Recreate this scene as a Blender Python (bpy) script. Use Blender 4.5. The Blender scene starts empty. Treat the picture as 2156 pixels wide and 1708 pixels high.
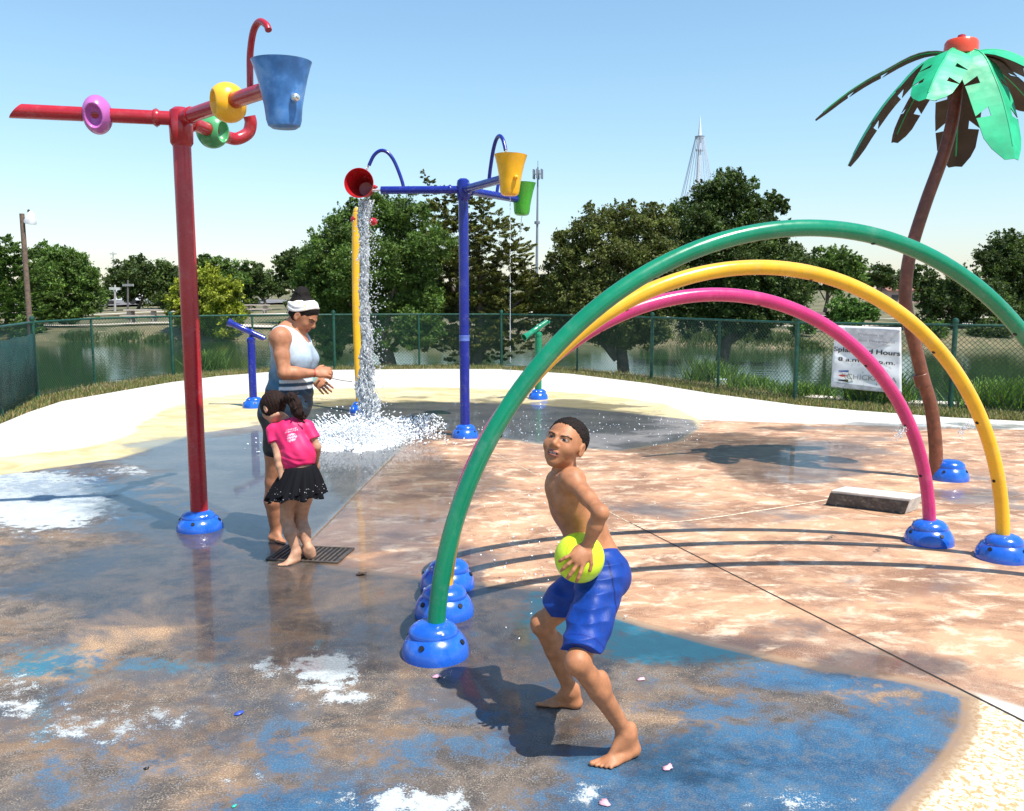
import bpy, bmesh, math, random
import numpy as np
from mathutils import Vector, Matrix

# ------------------------------------------------------------------ camera, light, exposure
SC = bpy.context.scene
FPX, EYE, PITCH = 1790.0, 1.6, math.radians(7.3)      # focal length in picture units (2156 wide), eye height, tilt
cd = bpy.data.cameras.new('camera'); cam = bpy.data.objects.new('camera', cd)
SC.collection.objects.link(cam); SC.camera = cam
cd.sensor_width = 36.0; cd.lens = 36.0 * FPX / 2156.0; cd.clip_start = 0.05; cd.clip_end = 3000
cam.location = (0, 0, EYE); cam.rotation_euler = (math.radians(90) - PITCH, 0, 0)

SUN = Vector((0.40, -0.37, 1.0)).normalized()
W = bpy.data.worlds.new('World'); SC.world = W; W.use_nodes = True
wn = W.node_tree.nodes; wl = W.node_tree.links
sky = wn.new('ShaderNodeTexSky'); sky.sky_type = 'NISHITA'; sky.sun_disc = False
sky.sun_elevation = math.asin(SUN.z); sky.sun_rotation = math.atan2(SUN.x, SUN.y)
sky.air_density = 1.6; sky.dust_density = 0.3; sky.ozone_density = 1.2
tint = wn.new('ShaderNodeMix'); tint.data_type = 'RGBA'; tint.blend_type = 'MULTIPLY'; tint.inputs[0].default_value = 1; tint.inputs[7].default_value = (.85, 1.04, 1.20, 1)
tcw = wn.new('ShaderNodeTexCoord'); sx = wn.new('ShaderNodeSeparateXYZ'); wl.new(tcw.outputs['Generated'], sx.inputs[0])
mr = wn.new('ShaderNodeMapRange'); wl.new(sx.outputs[2], mr.inputs[0]); mr.inputs[1].default_value = 0.0; mr.inputs[2].default_value = 0.22
tg = wn.new('ShaderNodeMix'); tg.data_type = 'RGBA'; wl.new(mr.outputs[0], tg.inputs[0]); tg.inputs[6].default_value = (.82, .97, 1.46, 1); tg.inputs[7].default_value = (.85, 1.04, 1.20, 1)
wl.new(tg.outputs[2], tint.inputs[7])      # the air over the far trees is pale and bluish, not yellow
wl.new(sky.outputs[0], tint.inputs[6]); wl.new(tint.outputs[2], wn['Background'].inputs[0]); wn['Background'].inputs[1].default_value = 0.10
sd = bpy.data.lights.new('sun', 'SUN'); sd.energy = 5.0; sd.angle = math.radians(0.5); sd.color = (1.0, 0.95, 0.87)
sun = bpy.data.objects.new('sun', sd); SC.collection.objects.link(sun)
sun.rotation_euler = SUN.to_track_quat('Z', 'Y').to_euler()
SC.view_settings.view_transform = 'Standard'; SC.view_settings.look = 'None'
SC.view_settings.exposure = 0.58; SC.view_settings.gamma = 1.0

# ------------------------------------------------------------------ survey: reading (x, y) of the photograph -> place in metres
FW = np.array([0, math.cos(PITCH), -math.sin(PITCH)]); UP = np.array([0, math.sin(PITCH), math.cos(PITCH)])
def _ray(x, y): return np.array([(x - 1078) / FPX, 0, 0]) - UP * ((y - 854) / FPX) + FW
def G(x, y, z=0.0):
    r = _ray(x, y); return np.array([0, 0, EYE]) + r * ((z - EYE) / r[2])
def P(x, y, Y):
    r = _ray(x, y); return np.array([0, 0, EYE]) + r * (Y / r[1])
def PR(p):
    d = np.asarray(p, float) - np.array([0, 0, EYE]); z = d @ FW
    return 1078 + FPX * d[..., 0] / z, 854 - FPX * (d @ UP) / z

# ------------------------------------------------------------------ object helpers
LOC = {}
def _name(o): return o
def tag(o, label=None, cat=None, group=None, kind=None):
    if label: o['label'] = label
    if cat: o['category'] = cat
    if group: o['group'] = group
    if kind: o['kind'] = kind
    return o
def thing(name, loc, label, cat, group=None):
    o = bpy.data.objects.new(name, None); o.empty_display_size = 0.1
    SC.collection.objects.link(o); o.location = tuple(loc); LOC[o.name] = np.array(loc, float)
    return tag(o, label, cat, group)
def mesh_obj(name, V, F, m=None, parent=None, smooth=False, col=None):
    V = np.asarray(V, float)
    off = LOC[parent.name] if parent is not None else np.zeros(3)
    me = bpy.data.meshes.new(name); me.from_pydata((V - off).tolist(), [], F if isinstance(F, list) else F.tolist())
    if smooth: me.polygons.foreach_set('use_smooth', np.ones(len(me.polygons), bool))
    if col is not None:
        a = me.color_attributes.new('Col', 'FLOAT_COLOR', 'POINT')
        c = np.ones((len(V), 4), np.float32); c[:, :3] = col; a.data.foreach_set('color', c.ravel())
    if m: me.materials.append(m)
    me.update()
    o = bpy.data.objects.new(name, me); SC.collection.objects.link(o)
    if parent is not None: o.parent = parent
    LOC[o.name] = off
    return o
def quads_obj(name, V, n, m, parent=None, col=None):     # n quads, V = (4n, 3); fast path for leaves, drops and blades
    off = LOC[parent.name] if parent is not None else np.zeros(3)
    me = bpy.data.meshes.new(name); me.vertices.add(4 * n); me.loops.add(4 * n); me.polygons.add(n)
    me.vertices.foreach_set('co', (V - off).astype(np.float32).ravel())
    me.loops.foreach_set('vertex_index', np.arange(4 * n, dtype=np.int32))
    me.polygons.foreach_set('loop_start', np.arange(0, 4 * n, 4, dtype=np.int32))
    me.polygons.foreach_set('loop_total', np.full(n, 4, np.int32))
    if col is not None:
        a = me.color_attributes.new('Col', 'FLOAT_COLOR', 'POINT')
        c = np.ones((4 * n, 4), np.float32); c[:, :3] = np.repeat(col, 4, 0); a.data.foreach_set('color', c.ravel())
    me.materials.append(m); me.update(calc_edges=True)
    o = bpy.data.objects.new(name, me); SC.collection.objects.link(o)
    if parent is not None: o.parent = parent
    LOC[o.name] = off
    return o
def frame(d, up=(0, 0, 1)):
    d = np.asarray(d, float); d = d / np.linalg.norm(d); u = np.asarray(up, float)
    if abs(d @ u) > .98: u = np.array([1., 0, 0])
    a = np.cross(u, d); a /= np.linalg.norm(a); return a, np.cross(d, a), d
class MB:
    def __init__(s): s.V = []; s.F = []
    def add(s, V, F):
        n = len(s.V); s.V += [tuple(v) for v in V]; s.F += [tuple(i + n for i in f) for f in F]; return s
    def tube(s, pts, rad, seg=20, cap=True):
        pts = [np.asarray(p, float) for p in pts]; N = len(pts)
        rad = rad if hasattr(rad, '__len__') else [rad] * N
        t = [pts[min(i + 1, N - 1)] - pts[max(i - 1, 0)] for i in range(N)]
        a, b, _ = frame(t[0]); V = []; F = []
        for i in range(N):
            d = t[i] / (np.linalg.norm(t[i]) + 1e-12); a = a - d * (a @ d); a /= np.linalg.norm(a); b = np.cross(d, a)
            for j in range(seg):
                w = 2 * math.pi * j / seg; V.append(pts[i] + rad[i] * (a * math.cos(w) + b * math.sin(w)))
        for i in range(N - 1):
            for j in range(seg):
                k = (j + 1) % seg; F.append((i * seg + j, i * seg + k, (i + 1) * seg + k, (i + 1) * seg + j))
        if cap: F.append(tuple(range(seg))[::-1]); F.append(tuple((N - 1) * seg + j for j in range(seg)))
        return s.add(V, F)
    def lathe(s, prof, c, axis=(0, 0, 1), seg=40, squash=(1, 1)):
        a, b, d = frame(axis, (0, 1, 0) if abs(axis[2]) > .9 else (0, 0, 1)); c = np.asarray(c, float); V = []; F = []
        for r, h in prof:
            for j in range(seg):
                w = 2 * math.pi * j / seg; V.append(c + d * h + r * (a * math.cos(w) * squash[0] + b * math.sin(w) * squash[1]))
        for i in range(len(prof) - 1):
            for j in range(seg):
                k = (j + 1) % seg; F.append((i * seg + j, i * seg + k, (i + 1) * seg + k, (i + 1) * seg + j))
        if prof[0][0] > 1e-4: F.append(tuple(range(seg))[::-1])
        if prof[-1][0] > 1e-4: F.append(tuple((len(prof) - 1) * seg + j for j in range(seg)))
        return s.add(V, F)
    def box(s, c, size, ax=None):
        c = np.asarray(c, float); A = np.eye(3) if ax is None else np.array(ax)
        V = [c + A[0] * size[0] / 2 * i + A[1] * size[1] / 2 * j + A[2] * size[2] / 2 * k for i in (-1, 1) for j in (-1, 1) for k in (-1, 1)]
        return s.add(V, [(0, 1, 3, 2), (4, 6, 7, 5), (0, 4, 5, 1), (2, 3, 7, 6), (0, 2, 6, 4), (1, 5, 7, 3)])
    def build(s, name, m=None, parent=None, smooth=True, bev=0):
        o = mesh_obj(name, s.V, s.F, m, parent, smooth)
        if smooth:
            md = o.modifiers.new('e', 'EDGE_SPLIT'); md.split_angle = math.radians(38)
        return o
def spline(pts, n=8):
    pts = [np.asarray(p, float) for p in pts]; out = []
    for i in range(len(pts) - 1):
        p0 = pts[max(i - 1, 0)]; p1 = pts[i]; p2 = pts[i + 1]; p3 = pts[min(i + 2, len(pts) - 1)]
        for k in range(n):
            t = k / n; out.append(.5 * ((2 * p1) + (-p0 + p2) * t + (2 * p0 - 5 * p1 + 4 * p2 - p3) * t * t + (-p0 + 3 * p1 - 3 * p2 + p3) * t ** 3))
    out.append(pts[-1]); return out

# ------------------------------------------------------------------ material helpers
class NT:
    def __init__(s, name):
        s.m = bpy.data.materials.new(name); s.m.use_nodes = True; s.t = s.m.node_tree; s.b = s.t.nodes['Principled BSDF']
        s.tc = s.t.nodes.new('ShaderNodeTexCoord'); s.co = s.tc.outputs['Object']
    def n(s, ty, **kw):
        x = s.t.nodes.new(ty)
        for k, v in kw.items(): setattr(x, k, v)
        return x
    def link(s, a, b): s.t.links.new(a, b)
    def _in(s, sock, v):
        if isinstance(v, (int, float)): sock.default_value = v
        elif isinstance(v, (tuple, list)): sock.default_value = (*v, 1) if (len(v) == 3 and sock.type == 'RGBA') else v
        else: s.link(v, sock)
    def noise(s, scale, detail=4, rough=.55, vec=None, dist=0, out=0):
        x = s.n('ShaderNodeTexNoise'); s.link(vec or s.co, x.inputs['Vector'])
        x.inputs['Scale'].default_value = scale; x.inputs['Detail'].default_value = detail
        x.inputs['Roughness'].default_value = rough; x.inputs['Distortion'].default_value = dist; return x.outputs[out]
    def scale(s, v, vec=None):
        x = s.n('ShaderNodeMapping'); s.link(vec or s.co, x.inputs[0]); x.inputs['Scale'].default_value = v; return x.outputs[0]
    def math(s, op, a, b=0.0, c=0.0, clamp=False):
        x = s.n('ShaderNodeMath', operation=op); x.use_clamp = clamp; s._in(x.inputs[0], a); s._in(x.inputs[1], b); s._in(x.inputs[2], c); return x.outputs[0]
    def rng(s, v, a, b, c=0.0, d=1.0):
        x = s.n('ShaderNodeMapRange'); x.interpolation_type = 'SMOOTHSTEP'; s._in(x.inputs[0], v)
        for i, q in zip((1, 2, 3, 4), (a, b, c, d)): x.inputs[i].default_value = q
        return x.outputs[0]
    def mix(s, f, a, b, mode='MIX'):
        x = s.n('ShaderNodeMix', data_type='RGBA', blend_type=mode); s._in(x.inputs[0], f); s._in(x.inputs[6], a); s._in(x.inputs[7], b); return x.outputs[2]
    def attr(s, name, out='Fac'):
        x = s.n('ShaderNodeAttribute'); x.attribute_name = name; return x.outputs[out]
    def bump(s, h, strength=.3, dist=.01):
        x = s.n('ShaderNodeBump'); x.inputs['Strength'].default_value = strength; x.inputs['Distance'].default_value = dist
        s._in(x.inputs['Height'], h); s.link(x.outputs[0], s.b.inputs['Normal'])
    def set(s, **kw):
        for k, v in kw.items(): s._in(s.b.inputs[k.replace('_', ' ')], v)
        return s
def mat(name, col, rough=.5, var=.15, vs=6, bump=0, bs=40, spec=.5, metal=0, coat=0, dirt=None, ds=3):
    t = NT(name); c = tuple(col)
    lo = tuple(x * (1 - var) for x in c); hi = tuple(min(1, x * (1 + var)) for x in c)
    cc = t.mix(t.rng(t.noise(vs, 5), .3, .7), lo, hi)
    if dirt: cc = t.mix(t.math('MULTIPLY', t.rng(t.noise(ds, 8, .7), .5, .72), dirt[3]), cc, dirt[:3])
    t.set(Base_Color=cc, Roughness=t.rng(t.noise(vs * 2.3, 4), .3, .7, max(rough - .07, .02), rough + .08), Metallic=metal)
    t.b.inputs['Specular IOR Level'].default_value = spec
    if coat: t.b.inputs['Coat Weight'].default_value = coat; t.b.inputs['Coat Roughness'].default_value = .12
    if bump: t.bump(t.noise(bs, 5), bump, .004)
    return t.m
def vmat(name, rough=.5, spec=.5, var=.12, vs=30, bump=0, bs=60, sss=0, trans=0):      # colour read from the mesh
    t = NT(name); c = t.attr('Col', 'Color')
    cc = t.mix(1.0, c, t.mix(t.rng(t.noise(vs, 4), .3, .7), (1 - var,) * 3, (1 + var * .5,) * 3), 'MULTIPLY')
    t.set(Base_Color=cc, Roughness=rough); t.b.inputs['Specular IOR Level'].default_value = spec
    if sss:
        t.b.inputs['Subsurface Weight'].default_value = sss; t.b.inputs['Subsurface Radius'].default_value = (.012, .005, .003)
        t.b.inputs['Subsurface Scale'].default_value = 1.0
    if bump: t.bump(t.noise(bs, 4), bump, .003)
    if trans:
        tr = t.n('ShaderNodeBsdfTranslucent'); t.link(cc, tr.inputs[0]); mx = t.n('ShaderNodeMixShader'); mx.inputs[0].default_value = trans
        t.link(t.b.outputs[0], mx.inputs[1]); t.link(tr.outputs[0], mx.inputs[2])
        t.link(mx.outputs[0], t.t.nodes['Material Output'].inputs[0])
    return t.m
# ------------------------------------------------------------------ plan of the splash pad and the pond
def seg_dist(X, Y, poly, closed=True):
    d = np.full(X.shape, 1e9); ins = np.zeros(X.shape, bool); n = len(poly)
    for i in range(n if closed else n - 1):
        ax, ay = poly[i]; bx, by = poly[(i + 1) % n]
        dx, dy = bx - ax, by - ay; L = dx * dx + dy * dy + 1e-12
        t = np.clip(((X - ax) * dx + (Y - ay) * dy) / L, 0, 1)
        d = np.minimum(d, np.hypot(X - ax - t * dx, Y - ay - t * dy))
        if closed:
            c = (ay > Y) != (by > Y); ins ^= c & (X < (bx - ax) * (Y - ay) / (by - ay + 1e-12) + ax)
    return d, ins
def sdf2(X, Y, poly):
    d, i = seg_dist(X, Y, poly); return np.where(i, d, -d)
def gp(*a): return [tuple(G(x, y)[:2]) for x, y in a]
EDGE = gp((0, 893), (60, 868), (130, 845), (250, 824), (360, 805), (460, 792), (560, 784), (700, 779), (900, 777), (1056, 778), (1200, 787),
          (1370, 808), (1500, 829), (1680, 853), (1800, 864), (2000, 879), (2156, 887))
EDGE = [(-14, 1.0), (-9.0, 7.0)] + EDGE + [(12, 10.6), (18, 8), (18, 1.0)]
EDGE = [tuple(p) for p in EDGE]
LB = sorted([(y, x) for x, y in EDGE[:11]]); RB = sorted([(y, x) for x, y in EDGE[11:]] + [(19.4, -.1)])
def build_deck():
    ys = [1.0]
    while ys[-1] < EDGE[10][1]: ys.append(ys[-1] + min(.045, .011 * ys[-1] + .003))
    ys[-1] = EDGE[10][1]; ys = np.array(ys)
    xl = np.interp(ys, [a for a, b in LB], [b for a, b in LB]); xr = np.interp(ys, [a for a, b in RB], [b for a, b in RB])
    lo = np.maximum(xl, -1.05 * ys - 1.5); hi = np.minimum(xr, 1.05 * ys + 1.5)
    NC = 340; u = np.linspace(0, 1, NC)
    X = lo[:, None] + (hi - lo)[:, None] * u; Y = np.repeat(ys[:, None], NC, 1)
    V = np.stack([X, Y, np.zeros_like(X)], -1).reshape(-1, 3)
    I = np.arange(len(ys) * NC).reshape(len(ys), NC)
    F = np.stack([I[:-1, :-1], I[:-1, 1:], I[1:, 1:], I[1:, :-1]], -1).reshape(-1, 4)
    o = mesh_obj('splash_pad', V, F, None); me = o.data
    x, y = V[:, 0], V[:, 1]; px, py = PR(V)
    warp = .06 * np.sin(3.1 * x + 1.7 * y) + .05 * np.sin(5.3 * y - 2.2 * x + 1)
    def put(n, v): a = me.attributes.new(n, 'FLOAT', 'POINT'); a.data.foreach_set('value', v.astype(np.float32))
    sand = gp((-900, 1010), (-300, 985), (0, 962), (170, 944), (270, 918), (300, 888), (350, 860), (430, 838), (560, 824), (700, 818), (880, 815), (1060, 818), (1250, 830), (1400, 850), (1470, 880), (1500, 930), (900, 1000), (300, 1010), (-900, 1060))
    chan = gp((-900, 1080), (-200, 1020), (0, 1001), (250, 966), (300, 950), (420, 912), (560, 893), (650, 862), (760, 850), (900, 846), (1100, 851), (1250, 862), (1460, 884), (1472, 902), (1430, 930), (1300, 950), (1130, 935), (1000, 912), (890, 902), (832, 957), (640, 1152), (300, 1250), (-900, 1300))
    pad = gp((890, 902), (1000, 912), (1130, 935), (1300, 950), (1430, 930), (1472, 902), (1470, 884), (1700, 892), (2156, 905), (2600, 915), (3600, 1200), (3200, 1800), (2060, 1462), (1900, 1430), (1700, 1400), (1500, 1355), (1320, 1305), (1150, 1240), (1000, 1228), (860, 1215), (700, 1195), (640, 1152), (832, 957))
    blue = gp((-900, 1080), (-200, 1020), (0, 1001), (250, 966), (640, 1152), (700, 1195), (860, 1215), (1000, 1228), (1150, 1240), (1320, 1305), (1500, 1355), (1700, 1400), (1900, 1430), (2045, 1466), (2042, 1530), (2000, 1600), (1900, 1708), (1790, 1850), (1500, 2150), (-1200, 2150))
    spk = gp((2050, 1466), (2600, 1740), (2600, 2200), (1300, 2200))
    for n, p in (('sand', sand), ('chan', chan), ('pad', pad), ('blue', blue), ('speck', spk)):
        put(n, np.clip(sdf2(x, y, p), -1, 1))
    def blobs(L):
        s = np.zeros(len(x))
        for cx, cy, rx, ry, w in L: s = np.maximum(s, w * np.exp(-(((px - cx) / rx) ** 2 + ((py - cy) / ry) ** 2) ** 1.3))
        return s
    put('paint', blobs([(1650, 1640, 380, 130, 1.25), (1300, 1600, 130, 60, .9), (1850, 1560, 170, 110, 1.0), (1750, 1435, 330, 26, .9), (1980, 1480, 70, 60, .8), (1500, 1490, 190, 32, .75), (1400, 1650, 260, 100, .95), (1750, 1560, 170, 70, .8), (1300, 1690, 240, 80, .9),
        (590, 1580, 90, 90, .7), (700, 1700, 330, 60, .95), (130, 1460, 60, 90, .5), (900, 1330, 160, 60, .35), (250, 1600, 260, 120, .45), (860, 1600, 120, 60, .6), (1180, 1450, 160, 40, .4), (1560, 1570, 600, 40, .5), (1000, 1580, 200, 50, .65), (480, 1340, 40, 25, .6), (540, 1330, 60, 22, .5),
        (120, 1650, 60, 90, .55), (300, 1080, 330, 60, .55), (120, 1030, 300, 50, .75), (640, 1000, 200, 60, .45), (700, 1090, 200, 90, .4), (560, 960, 200, 30, .4), (980, 1510, 150, 30, .55), (240, 1390, 220, 22, .5), (60, 1240, 90, 30, .4), (1650, 1410, 220, 25, .55)]))
    put('teal', blobs([(1420, 1360, 230, 45, 1.1), (1260, 1310, 200, 60, .95), (1180, 1270, 90, 40, .9), (100, 1400, 160, 45, .75), (330, 1395, 200, 25, .6), (90, 1500, 40, 100, .55), (700, 1360, 60, 30, .5), (1550, 1400, 160, 25, .5)]))
    put('pale', blobs([(90, 1060, 150, 60, 1.35), (10, 1012, 200, 22, 1.2), (320, 990, 120, 18, .7), (690, 1415, 85, 50, 1), (565, 1405, 40, 35, .75), (730, 1470, 60, 22, .8), (870, 1690, 170, 40, .85), (1230, 1670, 60, 26, .6), (1700, 1690, 130, 22, .5), (520, 1640, 120, 25, .35), (40, 1470, 90, 60, .6), (220, 1520, 200, 60, .5)]))
    put('wet', blobs([(620, 1060, 520, 150, 1), (1000, 885, 460, 48, 1.1), (600, 960, 420, 60, 1), (450, 1230, 560, 110, .95), (1130, 1360, 260, 170, .85), (1450, 1370, 300, 60, .75), (700, 1330, 420, 120, .8), (1560, 950, 360, 45, .85), (1660, 985, 180, 45, 1.0), (1760, 925, 300, 24, .55),
        (1480, 1080, 420, 60, .52), (2080, 1060, 200, 120, .55), (1950, 1230, 260, 60, .6), (1560, 1320, 300, 50, .5), (1850, 1400, 300, 40, .6), (1500, 1600, 500, 130, .55), (350, 1500, 500, 200, .42), (1900, 900, 500, 16, .6), (980, 1250, 60, 130, .9), (900, 1180, 200, 40, .8), (720, 870, 110, 40, .9), (1160, 1560, 200, 90, .6)]))
    return o
deck = build_deck(); tag(deck, kind='structure')
def deck_material():
    t = NT('painted_concrete'); co = t.co
    n0 = t.noise(.9, 6, .6, dist=.4); n1 = t.noise(4.2, 10, .70, dist=.4); n2 = t.noise(14, 8, .7); n3 = t.noise(95, 4, .7)
    st = t.noise(1.7, 10, .72, vec=t.scale((.85, 1.25, 1)), dist=.6); st2 = t.noise(5.5, 10, .74, vec=t.scale((.8, 1.3, 1)), dist=.4)
    grain = t.rng(t.noise(150, 3, .7), .46, .66); grain2 = t.rng(t.noise(60, 6, .75), .5, .62)
    dn = t.math('SUBTRACT', n1, .5); dn2 = t.math('SUBTRACT', n2, .5)
    def zone(a, amp, soft, a2=.0):
        v = t.math('ADD', t.attr(a), t.math('MULTIPLY', dn, amp))
        if a2: v = t.math('ADD', v, t.math('MULTIPLY', dn2, a2))
        return t.rng(v, -soft, soft)
    def blob(a, lo, hi, k=1.3, k2=.8, gr=.22):
        v = t.math('ADD', t.attr(a), t.math('ADD', t.math('MULTIPLY', dn, k), t.math('MULTIPLY', dn2, k2)))
        return t.rng(t.math('ADD', v, t.math('MULTIPLY', t.math('SUBTRACT', grain, .5), gr)), lo, hi)
    conc = t.mix(n1, (.50, .48, .42), (.66, .64, .58)); conc = t.mix(t.math('MULTIPLY', grain2, .25), conc, (.42, .38, .32))
    sand = t.mix(t.rng(st, .35, .65), (.44, .36, .17), (.66, .55, .33)); sand = t.mix(t.math('MULTIPLY', grain, .3), sand, (.45, .36, .22))
    padd = t.mix(t.rng(st, .38, .60), (.22, .108, .058), (.53, .295, .165)); padd = t.mix(t.math('MULTIPLY', t.rng(st2, .48, .66), .85), padd, (.78, .60, .42))
    padd = t.mix(t.math('MULTIPLY', t.rng(n0, .5, .66), .55), padd, (.19, .115, .085)); padd = t.mix(t.math('MULTIPLY', grain, .4), padd, (.62, .45, .33))
    worn = t.mix(t.rng(n1, .38, .60), (.058, .052, .050), (.155, .118, .090)); worn = t.mix(t.rng(st, .48, .62), worn, (.19, .120, .072)); worn = t.mix(t.math('MULTIPLY', grain, t.rng(n2, .38, .66, .12, .75)), worn, (.52, .42, .31)); worn = t.mix(t.math('MULTIPLY', t.rng(t.noise(2.1, 9, .72), .46, .62), .65), worn, (.048, .070, .098))
    worn = t.mix(t.rng(n0, .54, .66), worn, t.mix(grain, (.30, .18, .10), (.6, .44, .28)))
    bl = t.mix(t.rng(n1, .35, .65), (.014, .060, .125), (.028, .115, .215)); bl = t.mix(t.math('MULTIPLY', t.rng(n2, .46, .62), .55), bl, (.10, .115, .13)); bl = t.mix(t.math('MULTIPLY', grain, .18), bl, (.35, .42, .48))
    teal = t.mix(n2, (.02, .10, .15), (.04, .19, .26)); pale = t.mix(n1, (.34, .47, .54), (.66, .64, .58)); pale = t.mix(t.math('MULTIPLY', t.rng(n3, .42, .55), .5), pale, (.30, .27, .24))
    chan = t.mix(t.rng(st, .35, .65), (.13, .125, .12), (.24, .22, .20))
    spk = t.mix(t.rng(t.noise(42, 5, .7, dist=.6), .42, .56), (.42, .28, .13), (.82, .70, .50))
    c = conc
    c = t.mix(zone('sand', .35, .08), c, sand)
    c = t.mix(zone('speck', .05, .03), c, spk)
    c = t.mix(zone('pad', .05, .03), c, padd)
    c = t.mix(zone('chan', .12, .05), c, chan)
    bz = t.mix(blob('teal', .30, .80, 1.3, 1.8), worn, teal); bz = t.mix(blob('paint', .28, .74, 1.5, 2.1), bz, bl); bz = t.mix(blob('pale', .42, .70, 1.4, 2.2, .25), bz, pale)
    zb = zone('blue', .04, .02); c = t.mix(zb, c, bz)
    bx = t.mix(blob('paint', .5, .68), c, bl); c = t.mix(zone('chan', .05, .04), c, t.mix(.45, bx, c))
    edge = t.math('SUBTRACT', 1.0, t.rng(t.math('ABSOLUTE', t.attr('blue')), .02, .05)); edge = t.math('MULTIPLY', edge, t.rng(t.attr('chan'), -.3, -.1, 1, 0))
    c = t.mix(t.math('MULTIPLY', edge, .8), c, (.30, .19, .11))
    wet = t.rng(t.math('ADD', t.attr('wet'), t.math('ADD', t.math('MULTIPLY', t.math('SUBTRACT', n0, .5), .9), t.math('MULTIPLY', t.math('SUBTRACT', st, .5), .9))), .42, .62)
    c = t.mix(t.math('MULTIPLY', wet, .52), c, (.0, .0, .0))
    t.set(Base_Color=c, Roughness=t.math('MULTIPLY_ADD', wet, -.40, t.math('MULTIPLY_ADD', n2, .2, .62)))
    t.b.inputs['Specular IOR Level'].default_value = .3
    t.link(t.math('MULTIPLY', wet, .55), t.b.inputs['Coat Weight']); t.b.inputs['Coat Roughness'].default_value = .03; t.b.inputs['Coat IOR'].default_value = 1.33
    h = t.math('ADD', t.math('MULTIPLY', n3, .8), n2)
    t.bump(h, .35, .004)
    bc = t.n('ShaderNodeBump'); bc.inputs['Strength'].default_value = .07; bc.inputs['Distance'].default_value = .006
    t.link(t.noise(7, 5, .6), bc.inputs['Height']); t.link(bc.outputs[0], t.b.inputs['Coat Normal'])
    return t.m
deck.data.materials.append(deck_material())

# far terrain with the pond hollowed out
FAR = [(-200, 48), (-60, 46), (-30, 43), (-12, 41), (0, 39), (10, 37), (20, 35.5), (40, 35), (200, 38)]
def far_y(x): return np.interp(x, [a for a, b in FAR], [b for a, b in FAR]) + .7 * np.sin(x * .35) + .35 * np.sin(x * .9 + 1)
WATER = -0.58
def terrain_h(x, y):
    d = -sdf2(x, y, EDGE)                         # distance outside the pad
    near = np.where(d < -.25, -.25, np.where(d < 0, -.02 + d * .9, -.015)) - np.interp(d, [1.3, 3.2, 6], [0, .62, 1.6])
    fy = far_y(x); e = y - fy
    far = np.interp(e, [-6, -.4, .6, 3, 9, 60, 120, 400, 3000], [-2, -.75, -.35, .02, .12, .85, 2.4, 4.2, 4.6])
    far = far + .10 * np.sin(x * .5 + y * .23) * np.clip(e / 4, 0, 1) + .25 * np.sin(x * .05 + y * .03) * np.clip(e / 60, 0, 1)
    return np.where(e > -6, np.maximum(near, far), near)
def build_terrain():
    xs = np.concatenate([-np.geomspace(900, 24, 50), np.linspace(-23, 23, 185), np.geomspace(24, 900, 50)])
    ys = np.concatenate([np.linspace(-30, 1, 8), np.linspace(1.5, 27, 105), np.linspace(27.5, 60, 90), np.geomspace(61, 2600, 70)])
    X, Y = np.meshgrid(xs, ys); Z = terrain_h(X, Y)
    I = np.arange(X.size).reshape(X.shape)
    F = np.stack([I[:-1, :-1], I[:-1, 1:], I[1:, 1:], I[1:, :-1]], -1).reshape(-1, 4)
    t = NT('dry_grass_ground'); n1 = t.noise(.25, 8, .7); n2 = t.noise(2.2, 8, .75); n3 = t.noise(14, 6, .7)
    c = t.mix(t.rng(n1, .4, .6), (.20, .165, .085), (.075, .09, .035)); c = t.mix(t.rng(n2, .50, .68), c, (.33, .25, .16)); c = t.mix(t.rng(n3, .50, .66), c, (.06, .075, .03))
    t.set(Base_Color=c, Roughness=.95); t.bump(t.math('ADD', n2, n3), .8, .08)
    return tag(mesh_obj('ground', np.stack([X, Y, Z], -1).reshape(-1, 3), F, t.m, smooth=True), kind='structure')
build_terrain()
def build_water():
    t = NT('pond_water'); t.set(Base_Color=t.mix(t.noise(.3, 4), (.012, .032, .014), (.030, .060, .024)), Roughness=.04)
    t.b.inputs['Specular IOR Level'].default_value = .13; t.b.inputs['IOR'].default_value = 1.33
    t.bump(t.math('ADD', t.noise(1.6, 4, .5, vec=t.scale((1, 2.2, 1))), t.math('MULTIPLY', t.noise(9, 3, .5), .25)), .10, .06)
    return tag(mesh_obj('pond_water', [(-300, 4, WATER), (300, 4, WATER), (300, 70, WATER), (-300, 70, WATER)], [(0, 1, 2, 3)], t.m), kind='structure')
build_water()
def strip(name, pts, w, z, m, lift=.03):
    V = []; F = []
    pts = spline([(a, b, 0) for a, b in pts], 10)
    for i, p in enumerate(pts):
        t = pts[min(i + 1, len(pts) - 1)] - pts[max(i - 1, 0)]; nrm = np.array([-t[1], t[0], 0]) / (np.linalg.norm(t) + 1e-9)
        for s in (-1, 1):
            q = p + nrm * s * w / 2; q[2] = (terrain_h(np.array([q[0]]), np.array([q[1]]))[0] + lift) if z is None else z; V.append(q)
    F = [(2 * i, 2 * i + 1, 2 * i + 3, 2 * i + 2) for i in range(len(pts) - 1)]
    return tag(mesh_obj(name, V, F, m), kind='structure')
M_path = mat('pale_path_concrete', (.55, .48, .40), .9, .2, 2)
M_road = mat('parking_asphalt', (.16, .15, .145), .9, .2, .5)
strip('footpath', [(-60, 49.5), (-30, 46.5), (-14, 45), (-5, 44.5)], .9, None, M_path, .12)
strip('footpath', [(-60, 64), (-30, 61), (-14, 60), (0, 58), (14, 52), (40, 50)], 1.3, None, M_path, .15)
strip('footpath', [(9, 44), (22, 42), (45, 42)], .9, None, M_path, .12)
strip('parking_lot', [(-70, 96), (-46, 93), (-30, 92), (-18, 96)], 22, None, M_road, .18)
kb = MB()
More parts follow.
